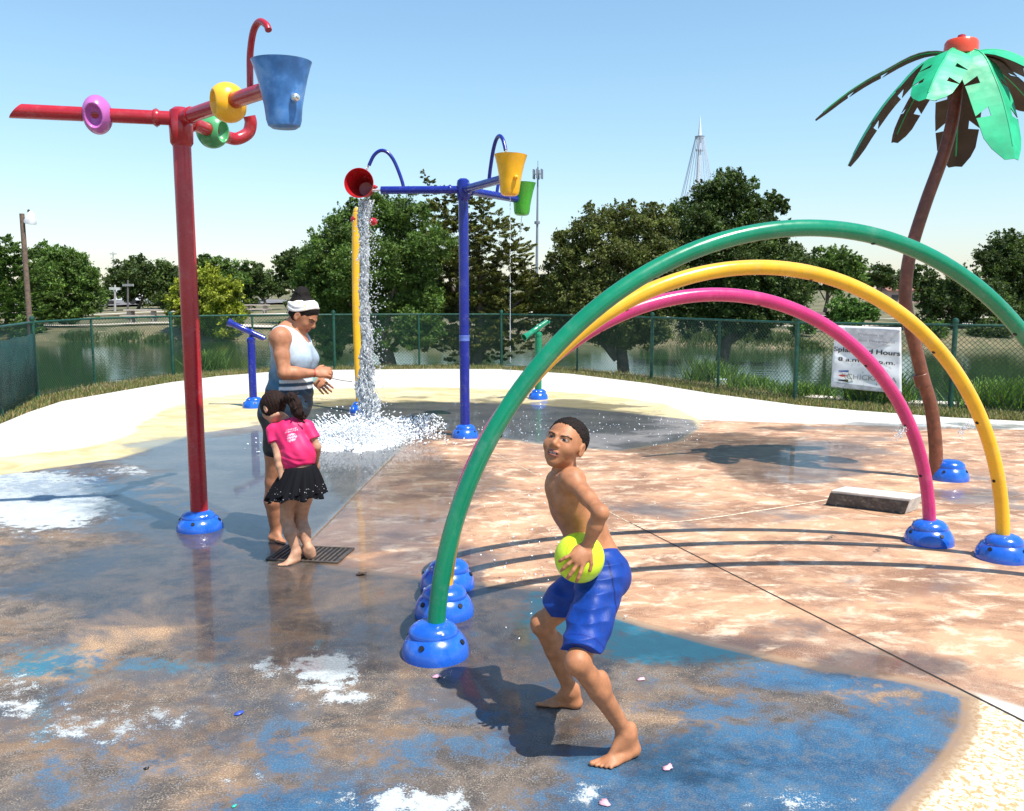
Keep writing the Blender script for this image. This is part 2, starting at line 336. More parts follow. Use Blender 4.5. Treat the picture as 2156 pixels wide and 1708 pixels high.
pts = [G(x, y, -.02) for x, y in ((1700, 838), (1850, 848), (2000, 853), (2156, 860), (2300, 868))]
q = spline([(p[0], p[1], -.02) for p in pts], 6)
for a, b in zip(q[:-1], q[1:]):
    d = (b - a); L = np.linalg.norm(d); d /= L; kb.box((a + b) / 2 + np.array([0, 0, -.03]), (L * 1.0, .34, .13), [d, np.array([-d[1], d[0], 0]), np.array([0, 0, 1.])])
tag(kb.build('pond_kerb', mat('rough_pond_edging', (.55, .50, .42), .9, .3, 9, .6, 30), smooth=False), kind='structure')
# ------------------------------------------------------------------ fence
M_green = mat('green_fence_paint', (.006, .055, .035), .45, .3, 12, .1, spec=.4, dirt=(.20, .24, .19, .25), ds=14)
M_wire = mat('green_vinyl_wire', (.005, .045, .030), .4, .2, 5)
FH = 1.20
fence = thing('chain_link_fence', (0, 19.3, 0), 'green chain link fence running round the back edge of the splash pad beside the pond', 'fence')
posts = [(tuple(G(x, y, -.02)[:2]), th) for x, y, th in ((-260, 985, 1), (5, 884, 0), (79, 842, 1), (200, 812, 0), (365, 792, 1), (535, 781, 0), (705, 777, 1), (883, 774.5, 0), (1056, 774.5, 1),
         (1215, 785, 0), (1371, 801, 1), (1511, 822, 0), (1673, 845, 1), (2000, 865, 1), (2330, 884, 0), (2700, 905, 1))]
for (x, y), th in posts:
    b = MB(); r = .034 if th else .022; top = FH + (.05 if th else -.02)
    b.tube([(x, y, -.2), (x, y, top)], r, 14)
    if th: b.lathe([(r * 1.2, 0), (r * 1.25, .02), (r * .9, .05), (.003, .065)], (x, y, top - .01), seg=14)
    b.build('post', M_green, fence)
for i in range(len(posts) - 1):
    (ax, ay), ta = posts[i]; (bx, by), tb = posts[i + 1]
    A = np.array([ax, ay, 0.]); B = np.array([bx, by, 0.]); L = np.linalg.norm(B - A); u = (B - A) / L; n = np.array([-u[1], u[0], 0])
    MB().tube([A + [0, 0, FH], B + [0, 0, FH]], .020, 10).build('top_rail', M_green, fence)
    MB().tube([A + [0, 0, .045], B + [0, 0, .045]], .003, 6).build('tension_wire', M_wire, fence)
    z0, z1 = .03, FH - .01; hgt = z1 - z0; S = .070; b = MB(); r = .0034
    for sgn in (1, -1):
        k = -hgt
        while k < L:
            s0, s1 = max(k, 0), min(k + hgt, L)
            if s1 - s0 > .01:
                za, zb = z0 + (s0 - k), z0 + (s1 - k)
                if sgn < 0: za, zb = z1 - (s0 - k), z1 - (s1 - k)
                p = A + u * s0 + np.array([0, 0, za]) + n * .003 * sgn; q2 = A + u * s1 + np.array([0, 0, zb]) + n * .003 * sgn
                b.tube([p, q2], r, 3, cap=False)
            k += S
    b.build('wire_mesh', M_wire, fence, smooth=False)
# dark wind screen tied to the bay nearest the camera on the left
M_screen = mat('green_screen_fabric', (.006, .05, .045), .7, .35, 4, .3, 15)
_t = M_screen.node_tree; _tr = _t.nodes.new('ShaderNodeBsdfTransparent'); _mx = _t.nodes.new('ShaderNodeMixShader'); _mx.inputs[0].default_value = .40
_t.links.new(_t.nodes['Principled BSDF'].outputs[0], _mx.inputs[1]); _t.links.new(_tr.outputs[0], _mx.inputs[2]); _t.links.new(_mx.outputs[0], _t.nodes['Material Output'].inputs[0])
A = np.array([*posts[1][0], 0.]); B = np.array([*posts[2][0], 0.]); A0 = np.array([*posts[0][0], 0.])
V = []; F = []; N = 30
for i in range(N + 1):
    s = i / N; p = (A0 + (A - A0) * s * 2) if s < .5 else (A + (B - A) * (s - .5) * 2)
    for z in (.14, .6, 1.02): V.append(p + np.array([.03 + .012 * math.sin(i * 1.7), -.02, z + .012 * math.sin(i * .9 + z)]))
for i in range(N):
    for j in range(2): F.append((3 * i + j, 3 * i + 3 + j, 3 * i + 4 + j, 3 * i + 1 + j))
o = mesh_obj('privacy_screen', V, F, M_screen, smooth=True); md = o.modifiers.new('s', 'SOLIDIFY'); md.thickness = .004
tag(o, 'dark green fabric screen tied low along the fence at the far left edge', 'screen')

# banner on the fence
def banner():
    a = np.array([*posts[12][0], 0.]); bb = np.array([*posts[13][0], 0.]); u = (bb - a) / np.linalg.norm(bb - a); n = np.array([u[1], -u[0], 0.])
    if n[1] > 0: n = -n
    def on(x, y):           # where a reading meets the fence plane
        r = _ray(x, y); o_ = np.array([0, 0, EYE]); t = ((a - o_) @ n) / (r @ n); return o_ + r * t
    c0, c1, c2, c3 = on(1759, 685), on(1898, 690), on(1899, 829), on(1750, 815)
    off = n * .03; nx, ny = 24, 24; V = []; F = []
    for j in range(ny + 1):
        for i in range(nx + 1):
            s, t_ = i / nx, j / ny; p = (c3 * (1 - s) + c2 * s) * (1 - t_) + (c0 * (1 - s) + c1 * s) * t_
            V.append(p + off + n * (.010 * math.sin(s * 9 + t_ * 5) * math.sin(t_ * 3.1) + .006 * math.sin(t_ * 17 + s * 4)))
    for j in range(ny):
        for i in range(nx): F.append((j * (nx + 1) + i, j * (nx + 1) + i + 1, (j + 1) * (nx + 1) + i + 1, (j + 1) * (nx + 1) + i))
    root = thing('banner', (c0 + c2) / 2, 'white vinyl banner with the splash pad hours hanging on the green fence beside the palm', 'banner')
    mv = mat('white_banner_vinyl', (.72, .72, .72), .35, .06, 4, dirt=(.45, .45, .46, .3), ds=5)
    sh = mesh_obj('sheet', V, F, mv, root, smooth=True); md = sh.modifiers.new('s', 'SOLIDIFY'); md.thickness = .004
    # pale grey washed-out drawing along the top
    ux = (c2 - c3) / np.linalg.norm(c2 - c3); uz = (c0 - c3) / np.linalg.norm(c0 - c3)
    Wd = np.linalg.norm(c2 - c3); Hd = np.linalg.norm(c0 - c3)
    def pt(s, t_): return (c3 * (1 - s) + c2 * s) * (1 - t_) + (c0 * (1 - s) + c1 * s) * t_ + off + n * .016
    mg = mat('faded_grey_print', (.46, .45, .46), .5, .2, 9)
    mesh_obj('faded_print', [pt(.16, .97), pt(.99, .95), pt(.86, .84), pt(.80, .74), pt(.62, .66), pt(.40, .67), pt(.22, .78)], [(0, 1, 2, 3, 4, 5, 6)][::1], mg, root)
    mesh_obj('faded_print', [pt(.01, .015), pt(.99, .015), pt(.99, .04), pt(.5, .075), pt(.01, .09)], [(0, 1, 2, 3, 4)], mg, root)
    def text(s, cx, cy, w, hgt, m, bold=0, al='CENTER'):
        cu = bpy.data.curves.new('lettering', 'FONT'); cu.body = s; cu.align_x = al; cu.offset = bold; cu.extrude = .0
        o = bpy.data.objects.new('lettering', cu); SC.collection.objects.link(o); bpy.context.view_layer.update()
        me = o.data.to_mesh() if False else bpy.data.meshes.new_from_object(o.evaluated_get(bpy.context.evaluated_depsgraph_get()))
        bpy.data.objects.remove(o); v = np.array([q.co for q in me.vertices]); F = [tuple(p.vertices) for p in me.polygons]
        mn, mx = v.min(0), v.max(0); sc = w / (mx[0] - mn[0]); sy = hgt / (mx[1] - mn[1])
        base = pt(cx, cy)
        V2 = [base + ux * ((q[0] - (mn[0] + mx[0]) / 2) * sc) + uz * ((q[1] - (mn[1] + mx[1]) / 2) * sy) + n * .004 for q in v]
        mesh_obj('lettering', V2, F, m, root)
    mk = mat('black_print', (.012, .012, .012), .5); mgt = mat('grey_print', (.20, .20, .21), .5); mlg = mat('light_grey_print', (.27, .27, .28), .5)
    text('Welcome to', .55, .875, Wd * .36, .038, mlg, .01); text('Shannon Boo Playground', .48, .775, Wd * .80, .042, mlg, .01)
    text('Splash Pad Hours', .50, .605, Wd * .93, .092, mk, .022); text('8 a.m. - 8 p.m.', .50, .455, Wd * .80, .078, mk, .018)
    text('CHICKASHA', .58, .20, Wd * .70, .075, mgt, .0)
    for k, (y, c, ww, h_) in enumerate(((.275, (.03, .07, .33), .15, .028), (.205, (.42, .03, .03), .13, .036), (.125, (.015, .012, .012), .15, .036))):
        V = []; nn = 12
        for i in range(nn + 1):
            s = i / nn; e = math.sin(s * math.pi) if k == 1 else (.35 + .65 * s)
            V += [pt(.10 + ww * s, y - h_ * .5 * (e if k else .7)) + n * .004, pt(.10 + ww * s, y + h_ * .5 * e + (.008 * s if k != 1 else 0)) + n * .004]
        mesh_obj('emblem_stroke', V, [(2 * i, 2 * i + 2, 2 * i + 3, 2 * i + 1) for i in range(nn)], mat('emblem_ink', c, .5), root)
banner()

# ------------------------------------------------------------------ play features
PAL = dict(red=(.40, .012, .022), blue=(.006, .016, .23), cuff=(.008, .095, .50), green=(.002, .20, .095), yellow=(.80, .42, .02), magenta=(.52, .03, .16), yb=(.85, .43, .015),
           gb=(.06, .36, .03), bb=(.06, .20, .50), rb=(.42, .01, .015), brown=(.15, .045, .022), purple=(.50, .13, .42), orange=(.75, .07, .02), lime=(.07, .33, .12), leaf=(.02, .42, .19))
MT = {k: mat(k + '_powder_coat', v, .26, .10, 5, .04, 160, spec=.5, coat=.15, dirt=(*[min(1, x * .6 + .25) for x in v], .18), ds=9) for k, v in PAL.items()}
MT['bb'] = mat('faded_blue_plastic', PAL['bb'], .35, .35, 7, .1, 60, dirt=(.25, .42, .65, .6), ds=7)
MT['brown'] = mat('brown_powder_coat', PAL['brown'], .42, .25, 14, .15, 120, dirt=(.38, .17, .10, .35), ds=20)
MT['cuff'] = mat('blue_plastic_cuff', PAL['cuff'], .22, .15, 9, .05, 60, spec=.6, coat=.4, dirt=(.1, .22, .5, .35), ds=16)
M_hole = mat('dark_recess', (.003, .004, .01), .6); M_bolt = mat('steel_bolt', (.72, .72, .70), .25, metal=.7)
def cuff(parent, x, y, R=.152, rot=0, H=.135, mt='cuff', tilt=0):
    b = MB(); pr = [(R * 1.0, 0), (R * 1.0, .012), (R * .985, H * .25), (R * .93, H * .45), (R * .82, H * .64), (R * .66, H * .80), (R * .50, H * .88), (.02, H * .92)]
    b.lathe(pr, (x, y, 0)); o = b.build('base_cuff', MT[mt], parent)
    c = np.array([math.cos(rot), math.sin(rot)]) * R * .07
    b = MB(); b.lathe([(R * .70, 0), (R * .71, H * .10), (R * .66, H * .24), (R * .52, H * .38), (R * .36, H * .44), (.02, H * .45)], (x + c[0], y + c[1], H * .70), seg=36, squash=(1.05, .95))
    b.build('cap', MT[mt], o)
    for k in range(4):
        a = rot + k * math.pi / 2 + .45; d = np.array([math.cos(a) * .80, math.sin(a) * .80, .6]); d /= np.linalg.norm(d)
        p = np.array([x + math.cos(a) * R * .865, y + math.sin(a) * R * .865, H * .56])
        MB().lathe([(.0125, -.006), (.0125, .006), (.001, .0062)], p, d, 14).build('bolt_hole', M_hole, o)
    for k in range(2):
        a = rot + k * math.pi + 1.25; p = np.array([x + math.cos(a) * R * .64, y + math.sin(a) * R * .64, H * .93])
        MB().lathe([(.008, -.004), (.008, .004), (.004, .007), (.001, .0075)], p, (math.cos(a) * .5, math.sin(a) * .5, 1), 12).build('bolt', M_bolt, o)
    return o
def arch(name, A, B, R, mt, label, rots):
    A = np.array([*A, 0.]); B = np.array([*B, 0.]); m = (A + B) / 2; u = (B - A) / 2
    root = thing(name, A, label, 'water arch', 'three nested water arches over the pad')
    pts = [m - u * math.cos(a) + np.array([0, 0, R * math.sin(a)]) for a in np.linspace(0, math.pi, 90)]
    pts = [A + [0, 0, -.0]] + pts[1:-1] + [B]
    MB().tube(pts, .040, 28).build('hoop', MT[mt], root)
    nrm = np.cross(u, [0, 0, 1.]); nrm /= np.linalg.norm(nrm)
    if nrm[1] > 0: nrm = -nrm
    for a in (.55, 1.1, 1.75, 2.3, 2.62, 2.85):       # spray nozzles on the inner face
        c = m - u * math.cos(a) + np.array([0, 0, R * math.sin(a)]); d = m - c + nrm * .35; d /= np.linalg.norm(d)
        MB().lathe([(.010, 0), (.010, .004), (.002, .0045)], c + d * .0385, d, 12).build('nozzle', M_hole, root)
    cuff(root, A[0], A[1], rot=rots[0]); cuff(root, B[0], B[1], rot=rots[1])
    return root
arch('water_arch', (-.345, 3.665), (3.235, 4.60), 1.925, 'green', 'green water arch, the tallest and nearest of the nested hoops', (-2.4, -1.2))
arch('water_arch', (-.345, 4.16), (3.02, 5.08), 1.756, 'yellow', 'yellow water arch, middle one between the green and the magenta hoops', (-1.3, -1.5))
arch('water_arch', (-.36, 4.57), (2.735, 5.42), 1.612, 'magenta', 'magenta water arch, the smallest and innermost hoop', (-.6, -1.9))

def bucket(parent, c, axis, mt, tip=0.0, R=.163, H=.395, lean=0.0, mti=None):
    # axis: horizontal axle; tip: rotation about the axle
    ax, ay = axis; e1 = np.array([ax, ay, 0.]); up = np.array([0, 0, 1.])
    perp = np.cross(up, e1)
    d = up * math.cos(tip) + perp * math.sin(tip); d = d + e1 * lean; d /= np.linalg.norm(d)
    piv = -.0; b0 = np.asarray(c, float) - d * (H * .47)
    out = [(.02, 0), (R * .40, .002), (R * .53, .016), (R * .585, .045), (R * .63, .12), (R * .70, H * .5), (R * .83, H * .76), (R * .95, H * .94), (R, H)]
    inn = [(R * .965, H + .001), (R * .92, H * .94), (R * .80, H * .76), (R * .66, H * .5), (R * .57, .12), (R * .48, .04), (.01, .03)]
    b = MB(); b.lathe(out + inn, b0, d, 48); o = b.build('bucket', MT[mt], parent)
    for s in (1, -1):
        p = np.asarray(c, float) - d * .02 + e1 * s * R * .70
        MB().lathe([(.022, 0), (.024, .012), (.018, .03), (.010, .034), (.009, .045), (.001, .047)], p, e1 * s, 18).build('axle_boss', M_bolt if mt == 'bb' else MT[mt], o)
    return o
def feature(loc, mt, hubz, arms, label, r=.058, buckets=True):
    root = thing('dump_bucket_tree', (*loc, 0), label, 'dump bucket tower')
    x, y = loc
    MB().tube([(x, y, 0), (x, y, hubz)], r, 32).build('pole', MT[mt], root)
    MB().lathe([(r * 1.02, -.14), (r * 1.25, -.12), (r * 1.30, -.02), (r * 1.30, .05), (r * 1.15, .085), (r * .7, .105), (.002, .11)], (x, y, hubz), seg=36).build('hub', MT[mt], root)
    return root
rx, ry = -2.17, 5.76
red = feature((rx, ry), 'red', 2.72, None, 'tall red dump bucket tower with one faded blue bucket and coloured spinner rings')
cuff(red, rx, ry, R=.155, rot=-2.0, H=.115)
def arm(root, x, y, z, ang, L, mt, r=.045, cut=False):
    d = np.array([math.cos(ang), math.sin(ang), 0]); p = np.array([x, y, z])
    b = MB(); seg = 24
    b.tube([p + d * .04, p + d * L], r, seg)
    if cut:                      # end sawn off at a slant
        V = [np.array(v) for v in b.V]
        for k in range(seg, 2 * seg): V[k] = V[k] + d * ((V[k][2] - z) * -.9)
        b.V = [tuple(v) for v in V]
    o = b.build('arm', MT[mt], root)
    MB().lathe([(r + .004, 0), (r + .008, .006), (r + .008, .03), (r + .004, .036)], p + d * .13, d, 24).build('collar', MT[mt], o)
    for s in (-1, 1):
        MB().lathe([(.008, 0), (.009, .006), (.004, .009), (.001, .0095)], p + d * .148 + np.array([0, 0, s * (r + .007)]), (0, 0, s), 10).build('bolt', M_bolt, o)
    return o
HZ = 2.755
a1 = math.radians(194); a2 = math.radians(-45); a3 = math.radians(82)
arm(red, rx, ry, HZ, a1, .97, 'red', cut=True); arm(red, rx, ry, HZ, a2, 1.16, 'red'); arm(red, rx, ry, HZ, a3, .66, 'red')
d2 = np.array([math.cos(a2), math.sin(a2), 0]); d1 = np.array([math.cos(a1), math.sin(a1), 0]); d3 = np.array([math.cos(a3), math.sin(a3), 0])
hub = np.array([rx, ry, HZ])
e = hub + d3 * .66
MB().tube(spline([e, e + d3 * .06 + [.04, 0, .0], e + d3 * .11 + [.10, 0, .05], e + d3 * .11 + [.125, 0, .12], e + d3 * .10 + [.12, 0, .17]], 8), .045, 22).build('elbow', MT['red'], red)
q = hub + d2 * .93
MB().tube(spline([q, q + [.003, -.003, .10], q + [.012, -.012, .23], q + [.045, -.045, .34], q + [.095, -.095, .375], q + [.145, -.145, .345], q + [.163, -.163, .31]], 8), .019, 16).build('spout_pipe', MT['red'], red)
bucket(red, hub + d2 * 1.29 + np.array([0, 0, -.07]), d2[:2], 'bb', tip=-.03, lean=.03, H=.355)
# ------------------------------------------------------------------ SDF modelling kit (bodies, beads, clothing)
import openvdb
class SDF:
    def __init__(s, lo, hi, h):
        s.h = h; s.lo = np.array(lo, float); n = np.ceil((np.array(hi) - s.lo) / h).astype(int) + 1; s.n = n
        s.a = np.full(tuple(n), .5, np.float32)
        s.ax = [(s.lo[i] + h * np.arange(n[i])).astype(np.float32) for i in range(3)]
    def _sl(s, lo, hi):
        i0 = np.clip(np.floor((np.asarray(lo) - s.lo) / s.h).astype(int), 0, s.n); i1 = np.clip(np.ceil((np.asarray(hi) - s.lo) / s.h).astype(int) + 1, 0, s.n)
        return tuple(slice(a, b) for a, b in zip(i0, i1))
    def _co(s, sl): return s.ax[0][sl[0]][:, None, None], s.ax[1][sl[1]][None, :, None], s.ax[2][sl[2]][None, None, :]
    def _apply(s, sl, d, k, sub):
        a = s.a[sl]
        if a.size == 0: return
        if sub:
            d = -d; h = np.maximum(k - np.abs(a - d), 0) / k if k else 0; s.a[sl] = np.maximum(a, d) + h * h * k * .25
        else:
            h = np.maximum(k - np.abs(a - d), 0) / k if k else 0; s.a[sl] = np.minimum(a, d) - h * h * k * .25
    def cone(s, a, b, r1, r2=None, k=.015, flat=None, f=1.0, sub=False):
        r2 = r1 if r2 is None else r2; a = np.asarray(a, float); b = np.asarray(b, float); R = max(r1, r2) * max(1, f) + k + 3 * s.h
        sl = s._sl(np.minimum(a, b) - R, np.maximum(a, b) + R); X, Y, Z = s._co(sl); ba = b - a; L = ba @ ba + 1e-12
        t = np.clip(((X - a[0]) * ba[0] + (Y - a[1]) * ba[1] + (Z - a[2]) * ba[2]) / L, 0, 1)
        qx = X - a[0] - t * ba[0]; qy = Y - a[1] - t * ba[1]; qz = Z - a[2] - t * ba[2]
        if flat is not None:
            n = np.asarray(flat, float); n = n / np.linalg.norm(n); w = (qx * n[0] + qy * n[1] + qz * n[2]) * (1 / f - 1)
            qx = qx + n[0] * w; qy = qy + n[1] * w; qz = qz + n[2] * w
        d = np.sqrt(qx * qx + qy * qy + qz * qz) - (r1 + (r2 - r1) * t); s._apply(sl, d, k, sub); return s
    def ell(s, c, r, A=None, k=.02, sub=False):
        c = np.asarray(c, float); r = np.asarray(r, float); A = np.eye(3) if A is None else np.asarray(A, float); R = r.max() + k + 3 * s.h
        sl = s._sl(c - R, c + R); X, Y, Z = s._co(sl); X = X - c[0]; Y = Y - c[1]; Z = Z - c[2]
        u = [X * A[i][0] + Y * A[i][1] + Z * A[i][2] for i in range(3)]
        k0 = np.sqrt(sum((u[i] / r[i]) ** 2 for i in range(3))); k1 = np.sqrt(sum((u[i] / r[i] ** 2) ** 2 for i in range(3))) + 1e-6
        s._apply(sl, k0 * (k0 - 1) / k1, k, sub); return s
    def plane_cut(s, p, n, k=.004, box=None):        # removes the side n points to
        n = np.asarray(n, float); n = n / np.linalg.norm(n); sl = s._sl(*box) if box is not None else tuple(slice(0, q) for q in s.n)
        X, Y, Z = s._co(sl); d = (X - p[0]) * n[0] + (Y - p[1]) * n[1] + (Z - p[2]) * n[2]; a = s.a[sl]; h = np.maximum(k - np.abs(a - d), 0) / k
        s.a[sl] = np.maximum(a, d) + h * h * k * .25; return s
    def union(s, o, k=.01): h = np.maximum(k - np.abs(s.a - o.a), 0) / k; s.a = np.minimum(s.a, o.a) - h * h * k * .25; return s
    def like(s): o = SDF.__new__(SDF); o.__dict__.update(s.__dict__); o.a = np.full_like(s.a, .5); return o
    def ripple(s, fn):
        X, Y, Z = s._co(tuple(slice(0, q) for q in s.n)); s.a += fn(X, Y, Z).astype(np.float32); return s
    def mesh(s, it=2):
        a = np.minimum(s.a, 3 * s.h); a = np.maximum(a, -3 * s.h); a[[0, -1]] = 3 * s.h; a[:, [0, -1]] = 3 * s.h; a[:, :, [0, -1]] = 3 * s.h
        g = openvdb.FloatGrid(3 * s.h); g.copyFromArray(a.astype(np.float32)); V, Q = g.convertToQuads(0.0)
        V = V * s.h + s.lo; return V, Q
    def build(s, name, m, parent=None, colf=None):
        V, Q = s.mesh(); Q = Q[:, ::-1]
        return mesh_obj(name, V, np.ascontiguousarray(Q), m, parent, True, None if colf is None else colf(V))
def bead(parent, c, axis, r_ax, r_out, mt, open_dirs, hole=.075):
    c = np.asarray(c, float); a, b, d = frame(axis); R = r_out + .03
    s = SDF(c - R, c + R, .0045); s.ell(c, (r_out, r_out, r_ax), (a, b, d), k=.001)
    for od in open_dirs:
        od = np.asarray(od, float); od /= np.linalg.norm(od); x1, x2, x3 = frame(od)
        s.ell(c + od * r_out * .95, (hole * .72, hole, r_out * .62), (x1, x2, x3), k=.012, sub=True)
    s.cone(c - d * r_ax * 1.3, c + d * r_ax * 1.3, .040, k=.012, sub=True)
    return s.build('spinner_ring', MT[mt], parent)
bead(red, hub + d1 * .50, d1, .090, .122, 'purple', [(.15, -1, -.25), (-.15, 1, .3)])
bead(red, hub + d2 * .66, d2, .095, .118, 'yb', [(-.9, -.75, -.1), (.75, .6, .1)], .07)
bead(red, hub + d3 * .43, d3, .092, .118, 'lime', [(1, -.35, -.1), (-1, .3, -.4)], .07)

bx, by = -.54, 9.65
blu = feature((bx, by), 'blue', 2.79, None, 'tall blue dump bucket tower with red, yellow and green buckets', r=.056)
cuff(blu, bx, by, R=.155, rot=-1.0, H=.13)
MB().lathe([(.058, 0), (.0595, .004), (.0595, .012), (.058, .016), (.058, .05), (.0595, .054), (.0595, .062), (.058, .066)], (bx, by, 1.10), seg=32).build('maker_plate', mat('pale_blue_band', (.10, .16, .5), .4), blu)
BZ = 2.775; bh = np.array([bx, by, BZ])
b1 = math.radians(177); b2 = math.radians(-63); b3 = math.radians(57)
for an, mt, tip, Lb in ((b1, 'rb', 1.62, 1.12), (b2, 'yb', .03, 1.15), (b3, 'gb', -.03, 1.22)):
    d = np.array([math.cos(an), math.sin(an), 0]); arm(blu, bx, by, BZ, an, Lb - (.20 if mt == 'rb' else .14), 'blue', .043)
    c = bh + d * Lb
    bucket(blu, c + ([0, 0, .04] if mt == 'rb' else [0, 0, 0]), (d[:2] if mt != 'rb' else -d[:2]), mt, tip=(tip if mt != 'rb' else -1.50))
    MB().tube([bh + d * (Lb - .22), c - d * .1], .012, 12).build('axle', M_bolt, blu)
    q = bh + d * .66; z = np.array([0, 0, 1.])
    MB().tube(spline([q, q + d * .03 + z * .12, q + d * .10 + z * .30, q + d * .17 + z * .40, q + d * .25 + z * .43, q + d * .33 + z * .38, q + d * .39 + z * .27], 8), .0195, 16).build('spout_pipe', MT['blue'], blu)

# yellow post with a red nozzle behind the falling water
yx, yy = G(758, 868)[:2]
yp = thing('spray_post', (yx, yy, 0), 'slender yellow spray post with red nozzles, half hidden behind the falling water', 'spray post')
top = P(757, 447, yy)[2]
MB().tube(spline([(yx, yy, 0), (yx - .02, yy, top * .5), (yx, yy, top * .92), (yx + .02, yy, top)], 6), [.052] * 18 + [.045], 20).build('pole', MT['yb'], yp)
MB().lathe([(.046, 0), (.05, .02), (.03, .06), (.003, .07)], (yx + .02, yy, top)).build('cap', MT['yb'], yp)
for x, y in ((747, 462), (786, 467)):
    c = P(x, y, yy); b = MB(); b.lathe([(.002, -.055), (.035, -.045), (.053, -.015), (.055, .01), (.04, .04), (.002, .055)], c, (1, -.4, .2), 24)
    b.tube([c, (yx, yy, c[2])], .018, 12); b.build('nozzle', MT['rb'], yp)
cuff(yp, yx, yy, R=.15)

def cannon(x0, y0, mt, label, zt, aim, name='water_cannon', L=.36):
    root = thing(name, (x0, y0, 0), label, 'water cannon')
    MB().tube([(x0, y0, 0), (x0, y0, zt)], .055, 28).build('post', MT[mt], root)
    MB().lathe([(.058, -.02), (.062, 0), (.06, .03), (.035, .05), (.002, .055)], (x0, y0, zt), seg=28).build('post_cap', MT[mt], root)
    d = np.array(aim, float); d /= np.linalg.norm(d); c = np.array([x0, y0, zt + .12])
    b = MB(); b.lathe([(.030, -L * .6), (.040, -L * .58), (.042, -L * .1), (.048, -L * .08), (.048, .0), (.042, .02), (.042, L * .75), (.047, L * .77), (.060, L * .95), (.050, L * .955), (.034, L * .7), (.002, L * .69)], c, d, 28)
    barrel = b.build('barrel', MT[mt], root)
    MB().tube([(x0, y0, zt), c], .025, 16).build('swivel', MT[mt], root)
    a, bb, _ = frame(d)
    for s in (-1, 1): MB().tube(spline([c - d * L * .55, c - d * L * .62 + a * s * .05, c - d * L * .45 + a * s * .09], 5), .011, 10).build('handle', MT[mt], barrel)
    MB().lathe([(.010, 0), (.012, .008), (.004, .014)], c + bb * .045, bb, 12).build('bolt', M_bolt, barrel)
    cuff(root, x0, y0, R=.155); return root
cx, cy = G(534, 858)[:2]; cannon(cx, cy, 'blue', 'blue water cannon on a post behind the woman, tilted upward to the left', .97, (-.86, -.1, .42))
cx, cy = G(1133, 840)[:2]; cannon(cx, cy, 'green', 'green water cannon behind the nearest arch, pointing down to the left', 1.0, (-.7, -.55, -.45), L=.34)

